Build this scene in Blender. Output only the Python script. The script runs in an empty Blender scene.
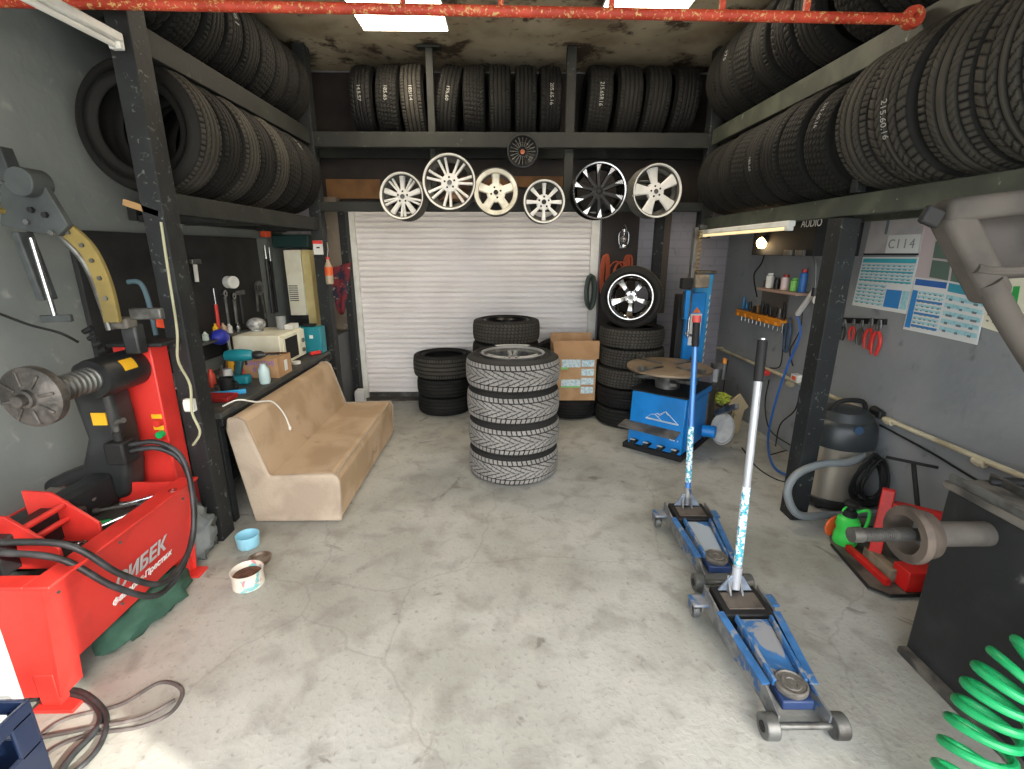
import bpy, bmesh, math, random
from mathutils import Vector, Matrix, Euler
random.seed(7)
PI = math.pi
S = bpy.context.scene
COL = S.collection
# ---------------------------------------------------------------- camera
CAM = Vector((0.0, 0.0, 1.6)); FPX = 482.0; PITCH = math.radians(15.6); YAW = math.radians(-0.9)
cd = bpy.data.cameras.new('camera'); cam = bpy.data.objects.new('camera', cd); COL.objects.link(cam)
cd.sensor_width = 36.0; cd.lens = 36.0 * FPX / 1024.0; cd.clip_start = 0.02; cd.clip_end = 200
cam.location = CAM; cam.rotation_euler = Euler((PI/2 - PITCH, 0, YAW), 'XYZ')
S.camera = cam
# ---------------------------------------------------------------- light
w = bpy.data.worlds.new('daylight'); S.world = w; w.use_nodes = True
nt = w.node_tree; bg = nt.nodes['Background']
sky = nt.nodes.new('ShaderNodeTexSky'); sky.sky_type = 'NISHITA'; sky.sun_disc = False
sky.sun_elevation = math.radians(40); sky.sun_rotation = math.radians(150); sky.dust_density = 3.0; sky.air_density = 1.0
mixn = nt.nodes.new('ShaderNodeMixRGB'); mixn.inputs[0].default_value = 0.75
mulc = nt.nodes.new('ShaderNodeMixRGB'); mulc.blend_type = 'MULTIPLY'; mulc.inputs[0].default_value = 1; mulc.inputs[2].default_value = (0.3, 0.3, 0.3, 1)
nt.links.new(sky.outputs[0], mulc.inputs[1]); nt.links.new(mulc.outputs[0], mixn.inputs[1])
mixn.inputs[2].default_value = (0.97, 0.985, 1.0, 1)
nt.links.new(mixn.outputs[0], bg.inputs[0]); bg.inputs[1].default_value = 3.3
# low sun from behind on the right, grazing only the front left corner through the open front
sd = bpy.data.lights.new('sun', 'SUN'); sd.energy = 6; sd.angle = .01; sd.color = (1, .95, .84); so = bpy.data.objects.new('sun', sd); COL.objects.link(so)
so.rotation_euler = Vector((-1.0, .53, -.50)).to_track_quat('-Z', 'Y').to_euler(); so.location = (3, -3, 4)
S.view_settings.view_transform = 'Standard'; S.view_settings.look = 'None'
S.view_settings.gamma = 1.0; S.view_settings.exposure = 0.66; S.view_settings.use_curve_mapping = False

_R = cam.rotation_euler.to_matrix()
def ray(u, v):
    return _R @ Vector(((u - 512) / FPX, (384.5 - v) / FPX, -1.0))
def onx(u, v, x):
    d = ray(u, v); return CAM + d * ((x - CAM.x) / d.x)
def ony(u, v, y):
    d = ray(u, v); return CAM + d * ((y - CAM.y) / d.y)
def onz(u, v, z=0.0):
    d = ray(u, v); return CAM + d * ((z - CAM.z) / d.z)

# ---------------------------------------------------------------- materials
def lin(c):
    if isinstance(c, str):
        c = [int(c[i:i+2], 16) / 255 for i in (0, 2, 4)]
    return tuple(x / 12.92 if x <= 0.04045 else ((x + 0.055) / 1.055) ** 2.4 for x in c[:3]) + (1.0,)
_mats = {}
def mat(name, c1, rough=0.6, metal=0.0, c2=None, scale=8.0, lo=0.4, hi=0.65, bump=0.0, bscale=None, detail=6, rough2=None, c3=None, s3=30, lo3=.55, hi3=.7, spec=None, emit=None, es=0, trans=0, alpha=1):
    if name in _mats: return _mats[name]
    m = bpy.data.materials.new(name); m.use_nodes = True; t = m.node_tree; N = t.nodes; L = t.links
    b = N['Principled BSDF']
    b.inputs['Base Color'].default_value = lin(c1); b.inputs['Roughness'].default_value = rough; b.inputs['Metallic'].default_value = metal
    if spec is not None: b.inputs['Specular IOR Level'].default_value = spec
    if trans: b.inputs['Transmission Weight'].default_value = trans
    if alpha < 1: b.inputs['Alpha'].default_value = alpha
    if emit: b.inputs['Emission Color'].default_value = lin(emit); b.inputs['Emission Strength'].default_value = es
    tc = N.new('ShaderNodeTexCoord')
    def noise(sc, det, dist=0.3):
        n = N.new('ShaderNodeTexNoise'); n.inputs['Scale'].default_value = sc; n.inputs['Detail'].default_value = det
        n.inputs['Distortion'].default_value = dist; L.new(tc.outputs['Object'], n.inputs['Vector']); return n
    def ramp(src, a, bb):
        r = N.new('ShaderNodeMapRange'); r.inputs[1].default_value = a; r.inputs[2].default_value = bb; r.interpolation_type = 'SMOOTHSTEP'
        L.new(src, r.inputs[0]); return r.outputs[0]
    out = None
    if c2 is not None:
        n = noise(scale, detail); f = ramp(n.outputs[0], lo, hi)
        mx = N.new('ShaderNodeMixRGB'); mx.inputs[1].default_value = lin(c1); mx.inputs[2].default_value = lin(c2)
        L.new(f, mx.inputs[0]); out = mx.outputs[0]
        if rough2 is not None:
            rr = N.new('ShaderNodeMapRange'); rr.inputs[3].default_value = rough; rr.inputs[4].default_value = rough2
            L.new(f, rr.inputs[0]); L.new(rr.outputs[0], b.inputs['Roughness'])
        if c3 is not None:
            n3 = noise(s3, 8, 1.0); f3 = ramp(n3.outputs[0], lo3, hi3)
            mx3 = N.new('ShaderNodeMixRGB'); L.new(out, mx3.inputs[1]); mx3.inputs[2].default_value = lin(c3); L.new(f3, mx3.inputs[0]); out = mx3.outputs[0]
        L.new(out, b.inputs['Base Color'])
    if bump:
        nb = noise(bscale or scale * 4, 8); bp = N.new('ShaderNodeBump'); bp.inputs['Strength'].default_value = bump; bp.inputs['Distance'].default_value = 0.01
        L.new(nb.outputs[0], bp.inputs['Height']); L.new(bp.outputs[0], b.inputs['Normal'])
    _mats[name] = m
    return m
BLK = mat('black painted steel', '15191b', .65, 0, '212627', 6, .45, .7, .15, 40, c3='5c615c', s3=26, lo3=.62, hi3=.7)
BEAM_SHADED = mat('shaded green shelf paint', '171a17', .7, 0, '222622', 5, .4, .7, .15, 40, c3='44483f', s3=22, lo3=.66, hi3=.74)  # darker copy of the shelf paint: weaker light on left and back racks painted in
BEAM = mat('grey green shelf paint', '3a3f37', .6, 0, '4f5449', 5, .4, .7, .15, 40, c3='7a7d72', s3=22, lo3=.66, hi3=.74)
DARK = mat('dark plastic', '17191a', .45, 0, '242628', 20)
BLACK = mat('matt black', '0f1011', .7)
RUB = mat('black rubber hose', '1c1e1f', .5, 0, '34373a', 12)
GREYM = mat('worn grey metal', '6f716f', .45, .6, '4c4a47', 10, .4, .65, .1, 40)
DUSTM = mat('dusty dark metal', '6a665f', .75, .1, '3c3b38', 7, .4, .65, .4, 30)
STEEL = mat('bright steel', 'b9bcbf', .25, 1.0)
ALU = mat('silver alloy', 'e2e2df', .4, .0, 'cfcfcb', 6)
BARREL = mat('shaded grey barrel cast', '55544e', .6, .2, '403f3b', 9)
ALUW = mat('cream alloy paint', 'ebe7d6', .4, .1, 'c3bfae', 6)
CHROME = mat('chrome', 'a8a8a8', .06, 1.0, bump=.25, bscale=14, c2='8c8c8c', scale=9)
GLOSSB = mat('gloss black alloy', '0b0c0d', .3, 0, spec=.3)
RED = mat('red machine paint', 'd0352e', .45, 0, 'bb2c26', 5, .45, .7)
REDD = mat('dark red paint', 'a31d1c', .45, 0, '7a1a19', 7)
BLUE = mat('blue machine paint', '1673bd', .4, 0, '125f9c', 5)
BLUEJ = mat('worn blue jack paint', '3a70a6', .5, .1, '2b5c8e', 9, .4, .6, .1, 40, c3='85878a', s3=11, lo3=.52, hi3=.60)
WHITE = mat('white plastic', 'dfe0dc', .45, 0, 'cfcfc8', 8)
PAPER = mat('white paper', 'd8dad8', .8)
CARD = mat('brown cardboard', 'b8956f', .85, 0, 'a8845f', 6)
YEL = mat('yellow sticker', 'e8b322', .5)
SOFA = mat('tan velour', 'b7a084', .95, 0, 'a68e70', 3, .42, .62, .2, 70, c3='97826a', s3=6, lo3=.6, hi3=.75)
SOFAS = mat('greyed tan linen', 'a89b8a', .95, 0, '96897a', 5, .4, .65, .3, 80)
SGREEN = mat('green hose plastic', '1db866', .3, 0, '18a459', 10)
CREAM = mat('cream enamel', 'e9e7d3', .5, 0, 'dcd8c0', 5)
TEAL = mat('teal plastic', '157f8e', .45)
GLASSY = mat('clear plastic', 'd9dde0', .15, 0, trans=.7)
WOOD = mat('worn brown wood', '7d5a36', .8, 0, '5e4124', 8)
CHALK = mat('white chalk paint', '9a9c98', .9)

# ---------------------------------------------------------------- mesh builder
class MB:
    def __init__(s, m=None): s.v = []; s.f = []; s.m = m or Matrix()
    def add(s, vs, fs, m=None):
        n = len(s.v); M_ = s.m @ m if m is not None else s.m
        s.v += [tuple(M_ @ Vector(p)) for p in vs]; s.f += [[i + n for i in f] for f in fs]; return s
    def box(s, c, d, rot=(0, 0, 0), m=None):
        x, y, z = d[0]/2, d[1]/2, d[2]/2
        vs = [(-x,-y,-z),(x,-y,-z),(x,y,-z),(-x,y,-z),(-x,-y,z),(x,-y,z),(x,y,z),(-x,y,z)]
        fs = [(0,3,2,1),(4,5,6,7),(0,1,5,4),(1,2,6,5),(2,3,7,6),(3,0,4,7)]
        q = Matrix.Translation(c) @ Euler(rot).to_matrix().to_4x4()
        return s.add(vs, fs, m @ q if m is not None else q)
    def bx(s, x0, x1, y0, y1, z0, z1): return s.box(((x0+x1)/2, (y0+y1)/2, (z0+z1)/2), (abs(x1-x0), abs(y1-y0), abs(z1-z0)))
    def bar(s, p, q, a, b=None, roll=0):
        p = Vector(p); q = Vector(q); d = q - p; b = b or a
        m = Matrix.Translation((p+q)/2) @ d.to_track_quat('Z', 'Y').to_matrix().to_4x4() @ Matrix.Rotation(roll, 4, 'Z')
        return s.box((0,0,0), (a, b, d.length), m=m)
    def lathe(s, prof, n=32, m=None, closed=False, caps=False):
        vs = []; fs = []; k = len(prof)
        for i in range(n):
            a = 2*PI*i/n; c, q = math.cos(a), math.sin(a)
            vs += [(r*c, r*q, z) for r, z in prof]
        for i in range(n):
            j = (i+1) % n
            for t in range(k if closed else k-1):
                t2 = (t+1) % k; fs.append((i*k+t, j*k+t, j*k+t2, i*k+t2))
        if caps:
            fs.append([i*k for i in range(n)][::-1]); fs.append([i*k+k-1 for i in range(n)])
        return s.add(vs, fs, m)
    def cyl(s, p, q, r, r2=None, n=20):
        p = Vector(p); q = Vector(q); d = q - p
        m = Matrix.Translation(p) @ d.to_track_quat('Z', 'Y').to_matrix().to_4x4()
        return s.lathe([(r, 0), (r if r2 is None else r2, d.length)], n, m, caps=True)
    def lat(s, p, q, prof, n=28):
        p = Vector(p); d = Vector(q) - p
        return s.lathe(prof, n, Matrix.Translation(p) @ d.to_track_quat('Z', 'Y').to_matrix().to_4x4())
    def tube(s, pts, r, n=10, closed=False, sm=0):
        P = [Vector(p) for p in pts]
        if sm: P = smooth(P, sm, closed)
        L = len(P); vs = []; fs = []
        t0 = (P[1]-P[0]).normalized(); up = Vector((0,0,1)) if abs(t0.z) < .9 else Vector((1,0,0))
        x = t0.cross(up).normalized()
        for i, p in enumerate(P):
            if closed: t = (P[(i+1)%L]-P[i-1]).normalized()
            else: t = (P[min(i+1,L-1)]-P[max(i-1,0)]).normalized()
            x = (x - t*x.dot(t)).normalized(); y = t.cross(x)
            rr = r(i/(L-1)) if callable(r) else r
            for k in range(n):
                a = 2*PI*k/n; vs.append(p + x*math.cos(a)*rr + y*math.sin(a)*rr)
        for i in range(L if closed else L-1):
            j = (i+1) % L
            for k in range(n): fs.append((i*n+k, i*n+(k+1)%n, j*n+(k+1)%n, j*n+k))
        if not closed: fs.append(list(range(n))[::-1]); fs.append([(L-1)*n+k for k in range(n)])
        return s.add(vs, fs)
    def prism(s, poly, d, m=None):
        k = len(poly); vs = [(x, y, 0) for x, y in poly] + [(x, y, d) for x, y in poly]
        fs = [list(range(k))[::-1], list(range(k, 2*k))] + [(i, (i+1)%k, k+(i+1)%k, k+i) for i in range(k)]
        return s.add(vs, fs, m)
    def ell(s, c, r, n=20, k=12, m=None):
        if isinstance(r, (int, float)): r = (r, r, r)
        prof = [(max(math.sin(PI*i/k), 1e-4), -math.cos(PI*i/k)) for i in range(k+1)]
        q = Matrix.Translation(c) @ Matrix.Diagonal((r[0], r[1], r[2], 1))
        return s.lathe(prof, n, m @ q if m is not None else q)
    def quad(s, a, b, c, d, th=.002):
        a, b, c, d = map(Vector, (a, b, c, d)); n = (b-a).cross(d-a).normalized()*th
        return s.add([a,b,c,d,a+n,b+n,c+n,d+n], [(3,2,1,0),(4,5,6,7),(0,1,5,4),(1,2,6,5),(2,3,7,6),(3,0,4,7)])
    def build(s, name, material, parent=None, bevel=0, ang=35, smooth=True, seg=2):
        me = bpy.data.meshes.new(name)
        if parent is not None:
            inv = parent.matrix_basis.inverted(); 
            if parent.parent is not None: inv = inv @ parent.parent.matrix_basis.inverted()
            vv = [tuple(inv @ Vector(p)) for p in s.v]
        else: vv = s.v
        me.from_pydata(vv, [], s.f); me.update()
        if smooth:
            me.shade_smooth(); me.set_sharp_from_angle(angle=math.radians(ang))
        me.materials.append(material)
        o = bpy.data.objects.new(name, me); COL.objects.link(o)
        if parent is not None: o.parent = parent
        if bevel:
            b = o.modifiers.new('bevel', 'BEVEL'); b.width = bevel; b.segments = seg; b.limit_method = 'ANGLE'; b.angle_limit = math.radians(40)
            b.harden_normals = False
        return o
def smooth(P, k, closed=False):
    out = []; L = len(P)
    for i in range(L if closed else L-1):
        if closed: a, b, c, d = P[i-1], P[i], P[(i+1)%L], P[(i+2)%L]
        else: a, b, c, d = P[max(i-1,0)], P[i], P[i+1], P[min(i+2, L-1)]
        for j in range(k):
            t = j/k; out.append(.5*((2*b)+(c-a)*t+(2*a-5*b+4*c-d)*t*t+(3*b-a-3*c+d)*t**3))
    if not closed: out.append(P[-1])
    return out
def tag(o, label, cat, group=None, kind=None):
    if label: o['label'] = label
    if cat: o['category'] = cat
    if group: o['group'] = group
    if kind: o['kind'] = kind
    return o
def thing(name, label, cat, loc=(0,0,0), group=None):
    o = bpy.data.objects.new(name, None); COL.objects.link(o); o.location = loc; o.empty_display_size = .05
    return tag(o, label, cat, group)
def one(mb, name, material, label, cat, group=None, bevel=0, **k):
    """a thing that is a single mesh, its origin moved to its base"""
    xs = [p[0] for p in mb.v]; ys = [p[1] for p in mb.v]; zs = [p[2] for p in mb.v]
    c = Vector(((min(xs)+max(xs))/2, (min(ys)+max(ys))/2, min(zs)))
    mb.v = [tuple(Vector(p) - c) for p in mb.v]
    o = mb.build(name, material, None, bevel, **k); o.location = c
    return tag(o, label, cat, group)
def struct(name, mb, material, parent=None, **k):
    o = mb.build(name, material, parent, **k)
    if parent is None: o['kind'] = 'structure'
    return o
def copy_tree(o, parent=None):
    c = o.copy(); COL.objects.link(c)
    if parent is not None: c.parent = parent
    for ch in o.children: copy_tree(ch, c)
    return c
def text(s, size, ext=.002, align='CENTER', bold=0.0):
    """outline lettering as (verts, faces) lying in XY"""
    cu = bpy.data.curves.new('lettering', 'FONT'); cu.body = s; cu.size = size; cu.extrude = ext; cu.align_x = align; cu.align_y = 'CENTER'; cu.resolution_u = 3; cu.offset = bold
    o = bpy.data.objects.new('lettering', cu); COL.objects.link(o)
    dg = bpy.context.evaluated_depsgraph_get(); me = bpy.data.meshes.new_from_object(o.evaluated_get(dg))
    r = ([tuple(v.co) for v in me.vertices], [list(p.vertices) for p in me.polygons])
    bpy.data.objects.remove(o); bpy.data.curves.remove(cu); bpy.data.meshes.remove(me)
    return r
def frame(o, x, y):
    """matrix with given origin, x axis and (approx) y axis"""
    o = Vector(o); x = Vector(x).normalized(); z = x.cross(Vector(y)).normalized(); y = z.cross(x)
    return Matrix(((x.x,y.x,z.x,o.x),(x.y,y.y,z.y,o.y),(x.z,y.z,z.z,o.z),(0,0,0,1)))
# ================================================================ THE ROOM
XL, XR, YB, HC = -2.25, 2.33, 5.18, 3.22
YF = 1.15
def wall_mat(name, a, b, c, brick=False, grime=None):
    m = bpy.data.materials.new(name); m.use_nodes = True; t = m.node_tree; N = t.nodes; L = t.links; P = N['Principled BSDF']; P.inputs['Roughness'].default_value = .8
    tc = N.new('ShaderNodeTexCoord')
    def nz(sc, d, a_, b_, dist=.4):
        n = N.new('ShaderNodeTexNoise'); n.inputs['Scale'].default_value = sc; n.inputs['Detail'].default_value = d; n.inputs['Distortion'].default_value = dist
        L.new(tc.outputs['Object'], n.inputs['Vector']); r = N.new('ShaderNodeMapRange'); r.interpolation_type = 'SMOOTHSTEP'
        r.inputs[1].default_value = a_; r.inputs[2].default_value = b_; L.new(n.outputs[0], r.inputs[0]); return r.outputs[0], n.outputs[0]
    f1, n1 = nz(1.6, 8, .35, .7); f2, n2 = nz(11, 12, .60, .80, .3)
    x = N.new('ShaderNodeMixRGB'); x.inputs[1].default_value = lin(a); x.inputs[2].default_value = lin(b); L.new(f1, x.inputs[0])
    y = N.new('ShaderNodeMixRGB'); L.new(x.outputs[0], y.inputs[1]); y.inputs[2].default_value = lin(c); L.new(f2, y.inputs[0])
    h = n2
    bp = N.new('ShaderNodeBump'); bp.inputs['Strength'].default_value = .5; bp.inputs['Distance'].default_value = .008; L.new(h, bp.inputs['Height'])
    out = y.outputs[0]
    if brick:
        br = N.new('ShaderNodeTexBrick'); mp = N.new('ShaderNodeMapping'); mp.inputs['Rotation'].default_value = (PI/2, 0, 0)
        L.new(tc.outputs['Object'], mp.inputs['Vector']); L.new(mp.outputs[0], br.inputs['Vector'])
        br.inputs['Scale'].default_value = 1.0; br.inputs['Brick Width'].default_value = .26; br.inputs['Row Height'].default_value = .085; br.inputs['Mortar Size'].default_value = .008
        br.inputs['Color1'].default_value = (1,1,1,1); br.inputs['Color2'].default_value = (.93,.93,.93,1); br.inputs['Mortar'].default_value = (.82,.82,.82,1)
        mu = N.new('ShaderNodeMixRGB'); mu.blend_type = 'MULTIPLY'; mu.inputs[0].default_value = .8; L.new(out, mu.inputs[1]); L.new(br.outputs['Color'], mu.inputs[2]); out = mu.outputs[0]
        b2 = N.new('ShaderNodeBump'); b2.inputs['Strength'].default_value = .3; b2.inputs['Distance'].default_value = .01; L.new(br.outputs['Fac'], b2.inputs['Height']); b2.invert = True
        L.new(bp.outputs[0], b2.inputs['Normal']); bp = b2
    L.new(out, P.inputs['Base Color']); L.new(bp.outputs[0], P.inputs['Normal'])
    return m
def floor_mat():
    m = bpy.data.materials.new('worn concrete'); m.use_nodes = True; t = m.node_tree; N = t.nodes; L = t.links; P = N['Principled BSDF']
    tc = N.new('ShaderNodeTexCoord')
    def nz(sc, d, a_, b_, dist=.4):
        n = N.new('ShaderNodeTexNoise'); n.inputs['Scale'].default_value = sc; n.inputs['Detail'].default_value = d; n.inputs['Distortion'].default_value = dist
        L.new(tc.outputs['Object'], n.inputs['Vector']); r = N.new('ShaderNodeMapRange'); r.interpolation_type = 'SMOOTHSTEP'
        r.inputs[1].default_value = a_; r.inputs[2].default_value = b_; L.new(n.outputs[0], r.inputs[0]); return r.outputs[0], n.outputs[0]
    def mix(f, a, b, k=1):
        x = N.new('ShaderNodeMixRGB')
        if k != 1:
            q = N.new('ShaderNodeMath'); q.operation = 'MULTIPLY'; q.inputs[1].default_value = k; L.new(f, q.inputs[0]); f = q.outputs[0]
        L.new(f, x.inputs[0])
        for i, s_ in ((1, a), (2, b)):
            if isinstance(s_, str): x.inputs[i].default_value = lin(s_)
            else: L.new(s_, x.inputs[i])
        return x.outputs[0]
    f1, n1 = nz(1.3, 9, .35, .65); f2, n2 = nz(7, 10, .45, .75); f3, n3 = nz(45, 10, .55, .8); f4, n4 = nz(2.3, 12, .60, .70, 1.5); f5, _ = nz(3.1, 12, .63, .7, 2)
    c = mix(f1, 'adaea8', '96978f'); c = mix(f2, c, '7c7a72', .6); c = mix(f3, c, '5f5c55', .5); c = mix(f4, c, 'b9b6ae', .22); c = mix(f5, c, '605b53', .6)
    vo = N.new('ShaderNodeTexVoronoi'); vo.feature = 'DISTANCE_TO_EDGE'; vo.inputs['Scale'].default_value = .75
    nn = N.new('ShaderNodeTexNoise'); nn.inputs['Scale'].default_value = 3; nn.inputs['Detail'].default_value = 8
    ad = N.new('ShaderNodeMixRGB'); ad.blend_type = 'ADD'; ad.inputs[0].default_value = .25; L.new(tc.outputs['Object'], ad.inputs[1]); L.new(tc.outputs['Object'], nn.inputs['Vector']); L.new(nn.outputs['Color'], ad.inputs[2]); L.new(ad.outputs[0], vo.inputs['Vector'])
    cr = N.new('ShaderNodeMapRange'); cr.inputs[1].default_value = 0; cr.inputs[2].default_value = .006; cr.inputs[3].default_value = 1; cr.inputs[4].default_value = 0; L.new(vo.outputs[0], cr.inputs[0])
    c = mix(cr.outputs[0], c, '5a574f', .22)
    L.new(c, P.inputs['Base Color']); 
    rr = N.new('ShaderNodeMapRange'); rr.inputs[3].default_value = .55; rr.inputs[4].default_value = .85; L.new(n2, rr.inputs[0]); L.new(rr.outputs[0], P.inputs['Roughness'])
    sm = N.new('ShaderNodeMath'); sm.operation = 'ADD'; L.new(n2, sm.inputs[0]); L.new(n3, sm.inputs[1])
    bp = N.new('ShaderNodeBump'); bp.inputs['Strength'].default_value = .4; bp.inputs['Distance'].default_value = .006; L.new(sm.outputs[0], bp.inputs['Height']); L.new(bp.outputs[0], P.inputs['Normal'])
    return m
def ceil_mat():
    m = wall_mat('peeling ceiling paint', 'c2b59a', '8f7f66', '4f4030')
    N = m.node_tree.nodes; L = m.node_tree.links; P = N['Principled BSDF']; src = P.inputs['Base Color'].links[0].from_socket
    tc = N.new('ShaderNodeTexCoord'); n = N.new('ShaderNodeTexNoise'); n.inputs['Scale'].default_value = 1.7; n.inputs['Detail'].default_value = 15; n.inputs['Roughness'].default_value = .68; n.inputs['Distortion'].default_value = .3
    L.new(tc.outputs['Object'], n.inputs['Vector']); r = N.new('ShaderNodeMapRange'); r.inputs[1].default_value = .54; r.inputs[2].default_value = .60; L.new(n.outputs[0], r.inputs[0])
    x = N.new('ShaderNodeMixRGB'); L.new(r.outputs[0], x.inputs[0]); L.new(src, x.inputs[1]); x.inputs[2].default_value = lin('4a3c2e'); L.new(x.outputs[0], P.inputs['Base Color'])
    return m
FLOORM = floor_mat()
WALLL = wall_mat('grey green wall paint', '8a908e', '7b8281', 'a3a7a4')
WALLR = wall_mat('blue grey wall paint', '8e9193', '7f8386', '6d6e70')
WALLB = wall_mat('grey painted brick', '93919a', '86858c', '727074', brick=True)
PANEL = mat('dark brown panelling', '201b19', .7, 0, '2c2420', 6)
PLAST = wall_mat('bare rough plaster', '7d7468', '5b5148', '9c958a')

fm = MB(); fm.bx(-9, 9, -7, 8, -.1, 0); struct('floor', fm, FLOORM)
wm = MB(); wm.bx(XL-.15, XL, -.6, YB+.3, 0, HC); struct('wall_left', wm, WALLL)
wm = MB(); wm.bx(XR, XR+.15, -.6, YB+.3, 0, HC); struct('wall_right', wm, WALLR)
# back wall: left part, right part, and over the shutter
DX0, DX1, DH = -1.57, 0.98, 2.02
wm = MB(); wm.bx(XL, DX0, YB, YB+.15, 0, HC); wm.bx(DX1, XR, YB, YB+.15, 0, HC); wm.bx(DX0, DX1, YB, YB+.15, DH, HC)
struct('wall_back', wm, WALLB)
wm = MB(); wm.bx(XL-.15, XR+.15, -.75, -.6, 2.75, HC+.15); struct('wall_front_unseen', wm, WALLB)  # unseen lintel, added to keep daylight off the upper racks
cm = MB(); cm.bx(XL-.15, XR+.15, -.6, YB+.3, HC, HC+.15); struct('ceiling', cm, ceil_mat())
# roller shutter
t = thing('door_1', None, None, ((DX0+DX1)/2, YB, 0)); t['kind'] = 'structure'
SH = mat('pale roller shutter', 'e9e6e5', .45, .0, 'dedad8', 2, .35, .7)
sb = MB(); prof = []
z = .06; n = 0
while z < DH - .01:
    prof += [(-.006, z), (.012, z+.005), (.020, z+.020), (.018, z+.035), (.006, z+.049), (-.006, z+.052)]; z += .055
vs = []; fs = []
for x in (DX0+.04, DX1-.05): vs += [(x, YB+.04-p, zz) for p, zz in prof]
k = len(prof)
for i in range(k-1): fs.append((i, k+i, k+i+1, i+1))
sb.add(vs, fs); sb.build('shutter_slats', SH, t, ang=20)
sb = MB(); sb.bx(DX0, DX0+.055, YB-.02, YB+.04, 0, DH); sb.build('guide_rail', WHITE, t, bevel=.004)
sb = MB(); sb.bx(DX1-.085, DX1, YB-.02, YB+.04, 0, DH); sb.build('guide_rail', WHITE, t, bevel=.004)
sb = MB(); sb.bx(DX0+.05, DX1-.08, YB+.01, YB+.05, 0.015, .065); sb.build('bottom_rail', GREYM, t, bevel=.004)
sb = MB(); sb.bx(DX0, DX1, YB-.10, YB+.12, -.02, .012); struct('trim_1', sb, mat('dark threshold', '4d4a44', .8, 0, '3a3732', 9), bevel=.004)
# dark panelling over the shutter and right of it
sb = MB(); sb.bx(-2.22, 2.3, YB-.025, YB-.001, 2.05, 3.2); struct('trim_2', sb, PANEL)
sb = MB(); sb.bx(DX1+.02, DX1+.40, YB-.03, YB-.001, .0, 2.04); struct('trim_3', sb, PANEL)
# brown board strip behind the rims
BR = mat('brown plank', '70502e', .8, 0, '553a20', 4)
sb = MB(); sb.bx(-1.75, -1.22, YB-.06, YB-.03, 2.09, 2.27); one(sb, 'wooden_board', BR, 'short brown plank behind the leftmost silver rim', 'board', bevel=.003)
sb = MB(); sb.bx(-.42, .62, YB-.06, YB-.03, 2.20, 2.30); one(sb, 'wooden_board', BR, 'thin brown plank behind the rims over the shutter middle', 'board', bevel=.003)
# rough plaster pillar and black jamb left of the shutter
sb = MB(); sb.bx(-1.80, -1.64, YB-.12, YB, 0, 2.1); struct('trim_4', sb, PLAST)
sb = MB(); sb.bx(-1.64, -1.57, YB-.13, YB, 0, 2.06); struct('trim_5', sb, BLK)
# electrical wall pipe on the right wall
PIPE = mat('yellowed conduit', 'c9c0a5', .5, 0, 'a89c7e', 6)
pa = onx(718, 348, XR-.03); pb = onx(1060, 492, XR-.03)

# ================================================================ SHELVING STRUCTURE
ZL, ZU = 1.80, 2.52
XS = 1.80                                   # inner face of side shelves
def rack(name, label, parts, loc):
    t = thing(name, label, 'shelf', loc)
    for nm, p, q, a, b in parts:
        m = MB(); m.bar(p, q, a, b); m.build(nm, BEAM if nm != 'post' else BLK, t, bevel=.004)
    return t
def side_rack(sx, label, front, posts):
    x = XS if sx > 0 else -1.655; w = 2.27 if sx > 0 else -2.20
    P = [('front_beam', (x, front, ZL+.02), (x, 4.62, ZL+.02), .05, .10), ('front_beam', (x, front, ZU+.0), (x, 4.62, ZU+.0), .05, .12),
         ('rear_beam', (w, front if sx > 0 else 3.05, ZL+.02), (w, 5.1, ZL+.02), .05, .10), ('rear_beam', (w, front if sx > 0 else 3.05, ZU), (w, 5.1, ZU), .05, .10)]
    for y in (front+.1 if sx > 0 else 3.08, 3.5, 4.5): P += [('cross_bar', (x, y, ZL-.02), (w, y, ZL-.02), .04, .04), ('cross_bar', (x, y, ZU-.03), (w, y, ZU-.03), .04, .04)]
    for py, z0, z1 in posts: P.append(('post', (x+sx*.0, py, z0), (x+sx*.0, py, z1), .09, .09))
    t = thing('tyre_rack', label, 'shelf', (x, front, 0))
    for nm, p, q, a, b in P:
        m = MB()
        p = Vector(p); q = Vector(q)
        if nm == 'post': m.box((p+q)/2, (.10 if q.z-p.z > 1 else .05, .12 if q.z-p.z > 1 else .05, q.z-p.z))
        elif nm == 'cross_bar': m.box((p+q)/2, (abs(q.x-p.x)-.05, a, b))
        else: m.box((p+q)/2, (a, q.y-p.y, b))
        m.build(nm, BLK if nm == 'post' else (BEAM if sx > 0 else BEAM_SHADED), t, bevel=.004)
    return t
side_rack(-1, 'shaded two-level tyre rack of welded beams along the left wall', 2.44, [(2.49, 0, 3.2), (4.55, 0, 3.2)])
side_rack(1, 'grey-green two-level tyre rack of welded beams along the right wall', 1.35, [(2.66, 0, ZL-.04), (2.60, ZL+.08, ZU-.06), (4.55, ZL-.1, 3.2)])
YR = 4.52
t = thing('tyre_rack', 'shaded tyre rack crossing the back above the white roller shutter', 'shelf', (0, YR, 0))
for nm, c, d in [('front_beam', (0.07, YR, ZU-.02), (3.36, .05, .12)), ('front_beam', (0.07, YR, 1.965), (3.36, .05, .08)), ('rear_beam', (0, 5.09, ZU-.02), (3.9, .05, .10)),
                 ('post', (-.61, YR+.04, 2.86), (.06, .05, .70)), ('post', (.565, YR+.04, 2.86), (.08, .05, .70)), ('post', (-.61, YR+.045, 2.24), (.05, .04, .40)), ('post', (.565, YR+.045, 2.24), (.08, .04, .40)),
                 ('post_plate', (-.61, YR+.04, 3.20), (.2, .08, .02))]:
    m = MB(); m.box(c, d); m.build(nm, BEAM_SHADED, t, bevel=.004)
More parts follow.
